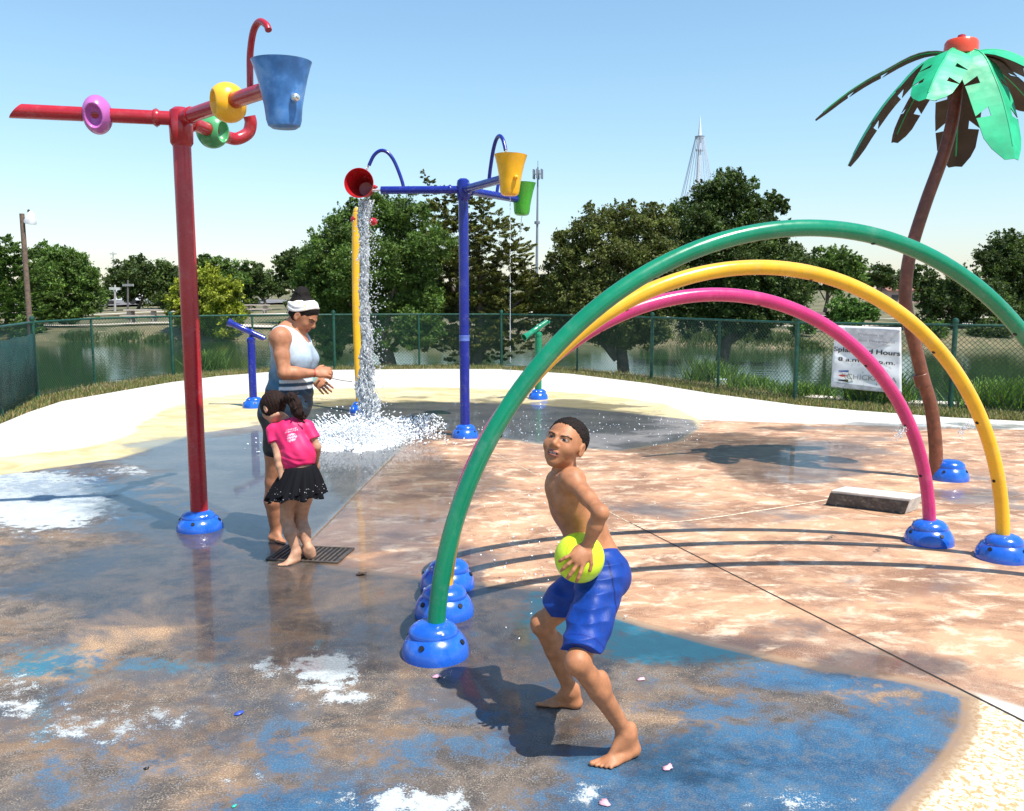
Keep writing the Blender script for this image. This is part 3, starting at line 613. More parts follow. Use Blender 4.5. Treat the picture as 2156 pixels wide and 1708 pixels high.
# ------------------------------------------------------------------ palm
MT['leaf'] = mat('green_frond_paint', PAL['leaf'], .5, .2, 5, .05, 90, spec=.35)
M_under = mat('painted_shade_underside', (.045, .035, .025), .5, .3, 5)  # brownish black puts the shade under the fronds into the colour
def palm():
    Yp = 7.38; base = G(1972, 1000); base = np.array([base[0], Yp, 0])
    root = thing('metal_palm_tree', base, 'tall fake palm tree of painted metal with a leaning brown trunk and green fronds', 'spray palm')
    tr = [(1970, 1003), (1970, 942), (1961, 861), (1943, 796), (1923, 715), (1911, 667), (1906, 618), (1912, 556), (1925, 502), (1952, 419), (1984, 332), (2004, 261), (2014, 192), (2020, 125)]
    pts = spline([P(x, y, Yp) for x, y in tr], 6); pts[0][2] = 0
    trunk = MB().tube(pts, [.057 - .008 * i / len(pts) for i in range(len(pts))], 26).build('trunk', MT['brown'], root)
    c = P(1941, 800, Yp); MB().lathe([(.060, -.055), (.064, -.05), (.064, .05), (.060, .055)], c, P(1934, 770, Yp) - P(1948, 820, Yp), 26).build('splice_sleeve', MT['brown'], trunk)
    cr = P(2022, 118, Yp)
    MB().lathe([(.12, -.02), (.130, -.01), (.132, .03), (.130, .085), (.118, .105), (.06, .118), (.002, .12)], cr + [0, 0, .015], (0.05, 0, 1), 40).build('cap', MT['orange'], root)
    MB().lathe([(.028, 0), (.034, .015), (.028, .035), (.002, .045)], cr + [0, 0, .13], seg=20).build('knob', MT['red'], root)
    MB().lathe([(.09, -.10), (.115, -.05), (.12, -.02), (.10, -.01)], cr, seg=30).build('frond_collar', MT['leaf'], root)
    rnd = random.Random(4)
    for ang, L, drop, wd, roll in ((184, 1.24, .54, .045, .5), (152, .90, .84, .12, .1), (112, .66, .60, .13, -.1), (62, .86, .80, .18, 0), (24, .95, .36, .15, 0), (-22, .98, .44, .20, .1), (-66, .58, .92, .22, .12), (-136, .64, .46, .18, -.15)):
        a = math.radians(ang); d = np.array([math.cos(a), math.sin(a), 0]); side = np.array([-math.sin(a), math.cos(a), 0]); N = 16
        V = []; F = []; mid = []
        for i in range(N + 1):
            s = i / N; rr = .06 + L * (s * 1.05 - .18 * s * s * (drop / .8)); z = .03 + .07 * math.sin(min(1, s * 2.2) * math.pi) * .5 - drop * s ** 1.75
            mid.append(cr + d * rr + np.array([0, 0, z - .02]))
        for i in range(N + 1):
            s = i / N; t = mid[min(i + 1, N)] - mid[max(i - 1, 0)]; t /= np.linalg.norm(t)
            sd_ = side * math.cos(roll) + np.cross(t, side) * math.sin(roll); nn = np.cross(sd_, t); nn = nn if nn[2] > 0 else -nn
            w = wd * (.22 + .78 * min(1, s * 3.6)) * (1 - .25 * max(0, s - .7) / .3) * (1 if i < N - 1 else (.82 if i < N else .40))
            for k, f_ in enumerate((-1, -.5, 0, .5, 1)):
                V.append(mid[i] + sd_ * w * f_ - nn * w * .42 * abs(f_))
        # slits cut in from the edge, like the torn leaf of the real thing
        for i in range(N):
            for k in range(4):
                if (i % 4 == 3) and 3 < i < 14 and k in (0, 3): continue
                F.append((i * 5 + k, i * 5 + k + 1, (i + 1) * 5 + k + 1, (i + 1) * 5 + k))
        F2 = []
        # narrow the slits to slivers by pulling the leading row back
        Va = [np.array(v) for v in V]
        for i in range(N):
            if i % 4 == 3 and 3 < i < 14:
                for k in (0, 4): Va[i * 5 + k] = Va[i * 5 + k] + (Va[(i + 1) * 5 + k] - Va[i * 5 + k]) * .80
                for k in (1, 3): pass
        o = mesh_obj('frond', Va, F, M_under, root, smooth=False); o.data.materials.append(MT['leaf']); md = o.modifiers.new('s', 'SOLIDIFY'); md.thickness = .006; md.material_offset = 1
        MB().tube([m_ + np.array([0, 0, .004]) for m_ in mid[1:-1]], .008, 8).build('rib', MT['leaf'], o)
    cuff(root, base[0] + .02, Yp, R=.165, rot=-1.2, H=.15)
palm()
# low concrete block
cb = thing('concrete_block', (*G(1850, 1062)[:2], 0), 'low pale concrete block with a dark grey front left of the magenta arch leg', 'concrete block')
fl, fr, br, bl_ = G(1737, 1063), G(1905, 1083), G(1942, 1079), G(1752, 1045)
hh = .13; tl = G(1750, 1032, hh); tr_ = tl + (fr - fl) * .985; tb = tr_ + (br - fr) * .7 + np.array([.05, .10, 0]); tbl = tl + (tb - tr_)
mb = MB(); mb.add([fl, fr, fr + (tb - tr_), fl + (tb - tr_), tl, tr_, tb, tbl], [(0, 3, 2, 1), (4, 5, 6, 7), (0, 1, 5, 4), (1, 2, 6, 5), (2, 3, 7, 6), (3, 0, 4, 7)])
o = mb.build('body', mat('block_concrete', (.60, .58, .53), .9, .2, 12, .4, 60), cb, smooth=False)
md = o.modifiers.new('b', 'BEVEL'); md.width = .008; md.segments = 2
u_ = (fr - fl); v_ = tl - fl; w_ = tr_ - tl; nrm_ = np.cross(u_, v_); nrm_ /= np.linalg.norm(nrm_); fa = [fl + u_ * .004 + v_ * .02, fr - u_ * .004 + v_ * .02, tr_ - w_ * .004 - v_ * .16, tl + w_ * .004 - v_ * .16]
mesh_obj('front_face', [p + nrm_ * .004 for p in fa], [(0, 1, 2, 3)], mat('dark_grey_front', (.055, .06, .065), .6, .3, 20, .3, 80, dirt=(.4, .38, .33, .5), ds=25), cb)  # dark grey sheet over most of the block's front
# ------------------------------------------------------------------ trees and plants
def leaf_mat(name, trans=.25, rough=.6):
    t = NT(name); c = t.attr('Col', 'Color'); t.set(Base_Color=c, Roughness=rough); t.b.inputs['Specular IOR Level'].default_value = .3
    tr = t.n('ShaderNodeBsdfTranslucent'); t.link(t.mix(1.0, c, (1.1, 1.25, .55), 'MULTIPLY'), tr.inputs[0]); mx = t.n('ShaderNodeMixShader'); mx.inputs[0].default_value = trans
    t.link(t.b.outputs[0], mx.inputs[1]); t.link(tr.outputs[0], mx.inputs[2]); t.link(mx.outputs[0], t.t.nodes['Material Output'].inputs[0]); return t.m
M_leaf = leaf_mat('tree_foliage'); M_bark = mat('tree_bark', (.10, .075, .055), .9, .35, 6, .8, 20)
GREENS = dict(dark=(.066, .100, .024), mid=(.095, .160, .030), olive=(.115, .132, .034), bright=(.27, .30, .030), cedar=(.115, .120, .028), grey=(.10, .105, .055), fresh=(.10, .19, .035))
RS = np.random.RandomState(11)
def leaves(c, out, size, col, n_dir=None, aspect=.55):
    n = len(c); t = RS.normal(size=(n, 3)) if n_dir is None else n_dir + RS.normal(size=(n, 3)) * .45
    t /= np.linalg.norm(t, axis=1)[:, None]; b = np.cross(t, RS.normal(size=(n, 3))); b /= np.linalg.norm(b, axis=1)[:, None] + 1e-9
    sz = (size * np.clip(RS.lognormal(-.08, .42, n), .35, 2.2))[:, None]
    p0 = c - t * sz * .5; p2 = c + t * sz * .5; m = c + t * sz * .05
    return np.stack([p0, m + b * sz * aspect * .5, p2, m - b * sz * aspect * .5], 1).reshape(-1, 3)
def foliage(name, lobes, Y, kind, parent, leafpx=4.6, dens=1.0, style='broad', depth=.9, zmin=None):
    C = []; D = []; K = []
    base = np.array(GREENS[kind])
    k_ = 1.22 if Y < 80 else 1.1; lobes = [(lx, ly, lr * (k_ if lr > 16 else 1)) for lx, ly, lr in lobes]
    L = []
    for lx, ly, lr in lobes:
        r = lr * Y / FPX; c = P(lx, ly, Y); c[1] += RS.uniform(-.5, .5) * r; L.append((c, r))
    size = leafpx * Y / FPX
    for (c, r), (lx, ly, lr) in zip(L, lobes):
        nsub = max(7, int(lr * 1.15)); v = RS.normal(size=(nsub, 3)); v /= np.linalg.norm(v, axis=1)[:, None]
        rad = RS.uniform(.10, 1.0, nsub) ** .55 * np.where(RS.rand(nsub) < .16, RS.uniform(1.05, 1.28, nsub), 1)
        sc = c + v * (rad * r)[:, None] * np.array([1, depth, .92])
        nl = int(dens * 84 * lr * lr / leafpx ** 2 / nsub) + 4
        for k in range(nsub):
            rr = r * RS.uniform(.11, .30)
            u = RS.normal(size=(nl, 3)); q = sc[k] + u * rr * np.array([.62, .62, .42 if style == 'broad' else .30])
            if style == 'cedar':      # flat sprays that reach outward and a little up
                ln = RS.uniform(0, 1, nl)[:, None]; dr = v[k] * np.array([1, 1, .25]) + np.array([0, 0, .25]); q = sc[k] + dr * ln * rr * 2.1 + u * rr * (1 - ln * .8) * np.array([.45, .45, .18])
                D.append(np.repeat([dr / np.linalg.norm(dr)], nl, 0))
            C.append(q); K.append(np.clip(base * (1 + RS.normal(0, .24)) * (1 + RS.normal(0, .22, (nl, 1))) + RS.normal(0, .006, (nl, 3)), .004, 1))
    C = np.concatenate(C); K = np.concatenate(K); D = np.concatenate(D) if D else None
    if zmin is not None:
        k = C[:, 2] > zmin; C = C[k]; K = K[k]; D = D[k] if D is not None else None
    if style == 'broad' and Y < 60:           # twiggy shoots that break the outline
        C = [C]; K = [K]
        for c, r in L:
            for k in range(int(7 + r * 6)):
                v = RS.normal(size=3); v[2] = abs(v[2]) * 1.2; v /= np.linalg.norm(v); n_ = 34; ln = RS.uniform(0, 1, (n_, 1)); q = c + v * r * (.85 + .42 * ln * RS.uniform(.5, 1)) + RS.normal(size=(n_, 3)) * r * .045 * (1.3 - ln)
                C.append(q); K.append(np.clip(base * (1 + RS.normal(0, .3)) * (1 + RS.normal(0, .2, (n_, 1))) * np.ones((1, 3)), .004, 1))
        C = np.concatenate(C); K = np.concatenate(K)
    V = leaves(C, None, size, K, D, .55 if style == 'broad' else .38)
    return quads_obj(name, V, len(C), M_leaf, parent, K)
def tree(name, label, Y, base, lobes, kind, r=.16, leafpx=4.6, dens=1.0, style='broad', group=None, limbs=5, zmin=None, ground=None):
    b = P(base[0], base[1], Y); g = terrain_h(np.array([b[0]]), np.array([Y]))[0] - .1; b[2] = g
    root = thing(name, b, label, 'tree' if 'bush' not in name and 'shrub' not in name else 'bush', group)
    mb = MB(); cs = [P(x, y, Y) for x, y, q in lobes]; cen = np.mean(cs, 0); topz = max(c[2] for c in cs)
    mid = b * .55 + np.array([cen[0], Y, cen[2]]) * .45; mb.tube(spline([b, mid + [r * .5, 0, 0], [cen[0], Y, cen[2]]], 6), np.linspace(r, r * .22, 13), 10)
    idx = list(range(len(cs))); random.Random(len(lobes)).shuffle(idx)
    for i in idx[:limbs]:
        s = mid * .8 + b * .2 + (cs[i] - mid) * .05; mb.tube(spline([s, s * .5 + cs[i] * .5 + [0, 0, .12 * abs(cs[i][2] - s[2])], mid * .2 + cs[i] * .8], 4), np.linspace(r * .30, r * .05, 9), 7)
    mb.build('trunk', M_bark, root)
    foliage('crown', lobes, Y, kind, root, leafpx, dens, style, zmin=zmin)
    return root
tree('broadleaf_tree', 'leafy green tree right behind the fence beside the falling water', 22.5, (826, 790), [(690, 530, 42), (665, 570, 32), (735, 490, 44), (800, 462, 48), (850, 455, 42), (700, 600, 50), (775, 560, 60), (850, 545, 58), (725, 668, 40), (790, 650, 50), (868, 655, 48), (670, 640, 34), (650, 540, 14), (700, 470, 14), (745, 432, 14), (695, 715, 25), (900, 690, 30), (905, 520, 40), (655, 690, 26), (665, 640, 30), (750, 715, 24), (880, 620, 40), (640, 600, 20), (700, 740, 22), (800, 720, 26), (860, 710, 26)], 'mid', r=.30, limbs=8)
tree('cedar_tree', 'tall olive cedar with a narrow leaning tip behind the blue bucket tower', 24.0, (985, 780), [(890, 362, 5), (897, 374, 8), (905, 388, 13), (925, 402, 15), (905, 405, 14), (945, 418, 16), (935, 455, 38), (985, 430, 26), (1025, 440, 20), (960, 500, 50), (905, 500, 36), (1035, 490, 34), (1062, 545, 38), (930, 570, 58), (1000, 580, 60), (1075, 610, 48), (1105, 560, 18), (1120, 600, 26), (900, 655, 48), (985, 665, 62), (1070, 675, 52), (1125, 655, 34), (1140, 620, 18), (1085, 515, 14), (1100, 480, 9), (1075, 465, 9), (1155, 590, 9), (1030, 410, 8), (930, 700, 40), (1000, 715, 40), (1080, 715, 34), (1140, 690, 24), (1150, 655, 18), (960, 740, 22), (1040, 745, 22), (905, 715, 26)], 'cedar', r=.26, style='cedar', dens=1.15, limbs=10)
tree('scrubby_tree', 'grey green scrubby tree between the blue bucket tower and the big round tree', 23.5, (1318, 800), [(1205, 520, 34), (1180, 500, 12), (1250, 482, 36), (1300, 468, 32), (1345, 470, 32), (1385, 475, 32), (1190, 580, 40), (1250, 560, 50), (1320, 540, 56), (1385, 550, 44), (1225, 640, 42), (1300, 630, 54), (1370, 625, 46), (1165, 545, 14), (1240, 435, 10), (1330, 430, 9), (1375, 435, 9), (1180, 650, 26), (1310, 690, 40), (1250, 700, 30), (1180, 690, 26), (1370, 690, 34), (1190, 620, 30), (1345, 600, 40)], 'olive', r=.24, limbs=8, dens=1.05)
tree('round_crowned_tree', 'tallest dark round crowned tree rising behind the top of the green arch', 27.0, (1500, 770), [(1535, 395, 32), (1500, 420, 34), (1570, 410, 30), (1600, 440, 28), (1636, 425, 18), (1650, 440, 14), (1450, 470, 42), (1520, 475, 54), (1585, 490, 48), (1640, 490, 26), (1410, 540, 42), (1480, 550, 58), (1560, 560, 60), (1630, 560, 46), (1675, 545, 26), (1430, 620, 46), (1510, 630, 52), (1590, 635, 50), (1660, 620, 40), (1695, 600, 22), (1420, 440, 12), (1440, 425, 9), (1450, 665, 36), (1530, 675, 38), (1600, 670, 34), (1660, 655, 26), (1480, 500, 40)], 'dark', r=.28, limbs=8, dens=1.1)
g = 'park trees standing beyond the pond'
tree('park_tree', 'mid green park tree right of the round crowned tree, under the green arch', 58, (1735, 640), [(1770, 560, 34), (1745, 548, 26), (1795, 575, 24), (1760, 590, 26), (1725, 565, 20), (1700, 580, 20)], 'mid', group=g, limbs=4)
tree('park_tree', 'small dull green tree left of the palm trunk on the far lawn', 95, (1852, 640), [(1850, 585, 24), (1880, 590, 22), (1835, 590, 16), (1865, 570, 12)], 'dark', group=g, limbs=3)
tree('park_tree', 'dark park tree framed between the palm trunk and the green arch leg', 40, (2010, 715), [(1985, 640, 40), (2045, 640, 42), (2015, 602, 34), (1960, 630, 26), (2075, 620, 36), (1950, 590, 24), (1930, 570, 14)], 'dark', group=g, limbs=4)
tree('park_tree', 'large dark tree at the right edge of the picture', 46, (2130, 705), [(2105, 545, 38), (2130, 520, 28), (2090, 560, 28), (2165, 560, 50), (2105, 610, 44), (2170, 630, 50), (2230, 540, 60), (2075, 545, 16), (2120, 660, 40)], 'dark', group=g, limbs=5)
tree('riverside_shrub', 'bushy green shrub on the far bank above the banner', 39, (1795, 715), [(1810, 655, 26), (1775, 652, 26), (1832, 665, 16), (1790, 675, 26), (1755, 665, 12)], 'fresh', r=.08, limbs=3, dens=.9)
tree('park_tree', 'feathery conifer shaped tree at the far left edge behind the wooden lamp pole', 44, (10, 720), [(20, 520, 20), (8, 545, 30), (30, 570, 36), (-20, 560, 44), (50, 610, 38), (0, 620, 48), (70, 650, 30), (20, 665, 40), (90, 668, 16), (-50, 620, 50)], 'mid', group=g, style='cedar', limbs=5)
tree('park_tree', 'rounded park tree just right of the wooden lamp pole', 47, (135, 710), [(90, 540, 26), (110, 555, 28), (140, 560, 30), (165, 575, 32), (185, 600, 26), (110, 600, 42), (150, 620, 44), (190, 640, 24), (100, 650, 30), (150, 660, 26)], 'mid', group=g, limbs=4)
tree('park_tree', 'dark spreading park tree beside the car park, between the lamp pole and the red tower', 72, (290, 668), [(290, 562, 26), (258, 580, 24), (250, 600, 22), (300, 590, 32), (335, 580, 28), (365, 590, 26), (330, 612, 26), (275, 615, 20), (375, 615, 20), (355, 640, 24), (292, 545, 6)], 'dark', group=g, limbs=5)
tree('yellow_green_bush', 'bright yellow green bushy tree at the waterside behind the red pole', 42.5, (425, 738), [(432, 590, 28), (455, 600, 28), (480, 612, 24), (400, 620, 34), (440, 640, 40), (370, 640, 22), (485, 650, 30), (410, 670, 36), (460, 682, 34), (385, 668, 22), (500, 670, 16)], 'bright', r=.12, dens=1.1)
tree('park_tree', 'mid green tree peeping over the yellow green bush', 62, (450, 680), [(420, 562, 22), (448, 560, 22), (480, 572, 22), (505, 590, 18), (470, 600, 26), (395, 590, 20)], 'mid', group=g, limbs=3)
tree('park_tree', 'spreading dark tree with a forked trunk on the lawn left of the woman', 70, (563, 645), [(530, 575, 22), (515, 600, 24), (550, 600, 24), (575, 605, 20), (520, 630, 22), (535, 560, 10), (500, 570, 8), (595, 610, 12)], 'dark', group=g, limbs=6)
tree('park_tree', 'dark green tree behind the head of the woman', 50, (640, 690), [(600, 560, 20), (615, 545, 18), (640, 560, 32), (670, 580, 34), (640, 600, 34), (680, 620, 34), (590, 585, 16)], 'dark', group=g, limbs=4)
for i, (x, y, Y, r_, kd, lab) in enumerate(((60, 700, 43, 22, 'mid', 'low bush on the far bank under the rounded park tree'), (400, 705, 44, 20, 'dark', 'dark low bush on the far bank right of the red pole'), (600, 705, 42, 18, 'fresh', 'low bright bush on the far bank behind the woman'),
        (1380, 705, 39, 18, 'fresh', 'low bush on the far bank behind the scrubby tree'), (1550, 700, 38.5, 20, 'mid', 'low rounded bush on the far bank under the magenta arch'), (1690, 695, 37.5, 17, 'fresh', 'small bright bush on the far bank right of the reed bed'), (1960, 705, 37.5, 22, 'mid', 'low bush on the far bank right of the palm trunk'), (2090, 708, 38, 26, 'dark', 'dark low bush on the far bank below the large right edge tree'))):
    tree('bank_bush', lab, Y, (x, y + 10), [(x, y - 8, r_), (x + r_ * .9, y - 2, r_ * .7), (x - r_ * .9, y - 2, r_ * .75)], kd, r=.05, limbs=2, dens=.8, group='low bushes along the far bank')
for i, (x, y, Y, kd, lab) in enumerate(((1015, 640, 57, 'dark', 'far bank tree glimpsed behind the cedar'), (1185, 632, 60, 'mid', 'far bank tree in the gap right of the cedar'), (1400, 640, 56, 'dark', 'far bank tree glimpsed right of the scrubby tree'), (1610, 640, 58, 'dark', 'far bank tree behind the right side of the round crowned tree'),
        (915, 645, 62, 'mid', 'far bank tree right of the falling water'), (225, 622, 78, 'dark', 'small dark tree in the gap right of the rounded park tree'), (690, 636, 55, 'dark', 'far bank tree right of the woman behind the broadleaf tree'))):
    tree('park_tree', lab, Y, (x, 690), [(x, y - 26, 26), (x - 34, y - 6, 26), (x + 36, y - 4, 27), (x - 62, y + 8, 20), (x + 62, y + 8, 20), (x, y + 14, 34), (x - 40, y + 26, 22), (x + 40, y + 26, 22)] if Y != 78 else [(x, y - 14, 14), (x - 14, y, 14), (x + 14, y, 14)], kd, group=g, limbs=3)
# far wood along the horizon: one mass nobody could count
lob = []
rr = random.Random(5)
for x in range(-500, 2700, 46):
    h = 612 - 12 * math.sin(x * .011) - rr.uniform(0, 12) - (14 if 150 < x < 700 else 0); lob.append((x + rr.uniform(-12, 12), h, rr.uniform(17, 30)))
o = foliage('distant_wood', lob, 260, 'dark', None, 4.4, .9); tag(o, 'dark line of distant woodland along the horizon', 'woodland', kind='stuff')

# reeds, weeds and the grass margin: blades as stuff
def blades(name, pts, h, w, col, label, cat, m=M_leaf, spread=.35):
    n = len(pts); d = RS.normal(size=(n, 3)) * spread; d[:, 2] = 1; hh = (h * RS.uniform(.5, 1.25, n))[:, None]
    s = RS.normal(size=(n, 3)); s[:, 2] = 0; s /= np.linalg.norm(s, axis=1)[:, None] + 1e-9
    b0 = pts - s * w / 2; b1 = pts + s * w / 2; t = pts + d * hh; V = np.stack([b0, b1, t + s * w * .12, t - s * w * .12], 1).reshape(-1, 3)
    K = np.clip(np.array(col) * (1 + RS.normal(0, .3, (n, 1))) + RS.normal(0, .01, (n, 3)), .005, 1)
    return tag(quads_obj(name, V, n, m, None, K), label, cat, kind='stuff')
def on_ground(x, y): return np.stack([x, y, terrain_h(x, y)], 1)
E = np.array(EDGE[2:20]); seg = RS.randint(0, len(E) - 1, 42000); t_ = RS.rand(42000, 1); q = E[seg] * (1 - t_) + E[seg + 1] * t_
dv = E[seg + 1] - E[seg]; nn = np.stack([-dv[:, 1], dv[:, 0]], 1); nn /= np.linalg.norm(nn, axis=1)[:, None]; q = q + nn * RS.uniform(-.05, 1.3, (42000, 1)) * np.where(RS.rand(42000, 1) < .7, .5, 1)
dd = -sdf2(q[:, 0], q[:, 1], EDGE); q = q[dd > .0]
k = RS.rand(len(q)) < .45
blades('grass_verge', on_ground(q[k][:, 0], q[k][:, 1]), .075, .014, (.13, .17, .045), 'green grass verge between the pad and the fence', 'grass')
blades('dry_grass', on_ground(q[~k][:, 0], q[~k][:, 1]), .065, .012, (.36, .27, .13), 'dry straw coloured grass mixed into the verge by the fence', 'grass')
def clump(name, label, x, y, Y, w, h, n, col, bl=.012):
    c = P(x, y, Y); px_ = c[0] + RS.normal(0, w * .5, n); py = Y + RS.normal(0, w * .35, n); p = on_ground(px_, py); p[:, 2] = np.maximum(p[:, 2], WATER - .05)
    blades(name, p, h, bl, col, label, 'reeds', spread=.38)
g1 = (.11, .17, .04)
for i, (x, Y, w, h) in enumerate(((165, 42, .9, .55), (262, 42, .9, .5), (330, 41.5, .7, .45), (1480, 38.5, 1.5, .6), (1630, 37, 1.2, .5), (1560, 37.6, 1.5, .35), (1700, 36, .8, .35))):
    clump('reeds', ('reed clump on the far bank below the car park, leftmost of three', 'reed clump on the far bank, middle of the three left of the red pole', 'reed clump on the far bank nearest the red pole', 'reed bed on the far bank under the magenta arch top',
          'reed tuft on the far bank left of the shrub above the banner', 'low reeds on the far bank between two taller reed beds', 'short reeds on the far bank just above the banner')[i], x, 700, Y, w * .8, h * .5, 800, (.085, .12, .035), .05)
for i, (x, Y, w, h, n) in enumerate(((1850, 13.0, .38, .42, 1500), (2110, 12.4, .45, .40, 1700), (1505, 16.4, .45, .40, 900), (1600, 15.2, .5, .22, 900), (435, 18.4, .30, .40, 600), (1700, 14.0, .4, .2, 600), (2250, 12.0, .6, .4, 900))):
    clump('waterside_weeds', ('leafy weeds behind the fence between the banner and the palm trunk', 'leafy green weeds behind the fence at the right edge', 'weeds at the water edge beside the white tub', 'low weeds behind the fence left of the banner', 'pale weeds behind the fence next to the red pole',
          'short weeds below the banner', 'weeds behind the fence beyond the right side')[i], x, 830, Y, w, h, n, (.13, .22, .04), .03)
# ------------------------------------------------------------------ people
def nrm(v): v = np.asarray(v, float); return v / np.linalg.norm(v)
M_skin = vmat('skin', .50, .32, .20, 26, .18, 260, sss=.04); M_hair = vmat('hair', .75, .2, .5, 140, .9, 300); M_cloth = vmat('wet_fabric', .55, .4, .10, 40, .25, 300)
M_short = vmat('wet_blue_fabric', .50, .3, .2, 30, .35, 120)
HEADK = 1.0
class Head:
    def __init__(s, c, F, U, h):
        s.c = np.array(c, float); s.F = nrm(F); s.U = nrm(np.array(U) - s.F * (np.array(U) @ s.F)); s.R = np.cross(s.F, s.U); s.h = h; s.A = (s.R, s.F, s.U)
    def w(s, x, y, z): return s.c + (s.R * x + s.F * y + s.U * z) * s.h
    def loc(s, V): d = (V - s.c) / s.h; return d @ s.R, d @ s.F, d @ s.U
    def sculpt(s, b, brow=0):
        h = s.h; E = lambda p, r, k=.03, sub=False: b.ell(s.w(*p), np.array(r) * h, s.A, k * h, sub)
        E((0, -.09, .15), (.355, .435, .365), 0); E((0, .06, .0), (.33, .33, .33), .06); E((0, .10, -.20), (.265, .255, .27), .08); E((0, .215, -.405), (.11, .095, .085), .09)
        E((0, -.02, -.30), (.235, .25, .12), .08)
        for q in (-1, 1):
            E((q * .185, .225, -.13), (.10, .10, .10), .08)
            E((q * .145, .405, .02), (.085, .075, .050), .04, True)
            E((q * .135, .305, .015), (.070, .060, .048), .01)
            b.cone(s.w(q * .05, .365, .072), s.w(q * .22, .31, .092), .036 * h, .022 * h, .025 * h)
            b.cone(s.w(q * .21, .285, .045), s.w(q * .09, .335, .050), .012 * h, .012 * h, .012 * h)
            E((q * .358, -.03, -.02), (.040, .085, .135), .02); E((q * .395, -.01, -.01), (.022, .050, .085), .015, True); E((q * .36, .005, -.115), (.028, .040, .045), .02)
        b.cone(s.w(0, .345, .06), s.w(0, .425, -.10), .028 * h, .052 * h, .035 * h); E((0, .405, -.125), (.060, .055, .045), .02)
        for q in (-1, 1): E((q * .062, .365, -.135), (.036, .045, .036), .015); E((q * .032, .405, -.172), (.016, .022, .014), .006, True)
        E((0, .335, -.245), (.115, .050, .032), .025); E((0, .325, -.305), (.100, .055, .034), .02); E((0, .395, -.275), (.085, .060, .013), .008, True)
    def paint(s, V, c, lip=(.30, .10, .07), hair=(.012, .008, .006), eyes=True):
        x, y, z = s.loc(V); ax = np.abs(x)
        def put(m, col): c[m] = np.array(col)
        put((y > .25) & (np.abs(z + .275) < .055 - .25 * np.maximum(0, ax - .06)) & (ax < .115), lip)
        put((y > .28) & (np.abs(z + .275) < .018) & (ax < .10), (.08, .02, .02)); put((y > .28) & (np.abs(z + .268) < .009) & (ax < .065), (.5, .45, .4))
        put((y > .2) & (np.abs(z - .092 + .35 * np.abs(ax - .17)) < .016) & (ax > .055) & (ax < .24), c.mean(0) * .10)
        e = (y > .20) & (((ax - .137) / .066) ** 2 + ((z - .012) / .020) ** 2 < 1); put((y > .20) & (((ax - .137) / .082) ** 2 + ((z - .016) / .036) ** 2 < 1), c.mean(0) * .42); put(e, (.30, .26, .23)); put(e & (((ax - .132) / .036) ** 2 + ((z - .012) / .03) ** 2 < 1), (.012, .008, .006)); return c
def hand(b, wrist, d, n, L, curl, spread=.18, thumb=1, r=.0075, k=.005, conv=None):
    """d: from wrist to knuckles, n: out of the back of the hand, thumb: side (+1/-1 along cross(d, n)); conv: optional function giving the finger-tip targets"""
    d = nrm(d); n = nrm(np.array(n) - d * (np.array(n) @ d)); sd_ = np.cross(d, n) * thumb; palm = L * .50; wrist = np.array(wrist, float); kn = wrist + d * palm
    b.ell(wrist + d * palm * .55, (palm * .50, palm * .62, palm * .24), (sd_, d, n), .010)
    for i in range(4):
        off = (.36 - i * .235) * palm * 1.05; base = kn + sd_ * off - d * (.03 + .02 * abs(i - 1)) * L; fl = L * (.47, .52, .49, .38)[i]
        dr = nrm(d + sd_ * (1.2 - i) * spread * .8); p = base; rr = r * (1, 1.02, .97, .86)[i]; cu = 0
        b.cone(wrist + d * palm * .4 + sd_ * off * .7, base, rr * 1.15, rr * 1.1, k)
        for j, (f, q) in enumerate(((.45, 1.0), (.31, .93), (.24, .84))):
            cu += curl[j]; v = nrm(dr * math.cos(cu) - n * math.sin(cu)); p2 = p + v * fl * f; b.cone(p, p2, rr * q, rr * (q - .1), .0025 if j else k * .6); p = p2
    tb = wrist + d * palm * .28 + sd_ * palm * .34; td = nrm(d * .62 + sd_ * .72 - n * .30); p2 = tb + td * L * .22; p3 = p2 + nrm(td * .8 + d * .5 - n * .25) * L * .17; b.cone(tb, p2, r * 1.35, r * 1.1, .008); b.cone(p2, p3, r * 1.08, r * .85, .003)
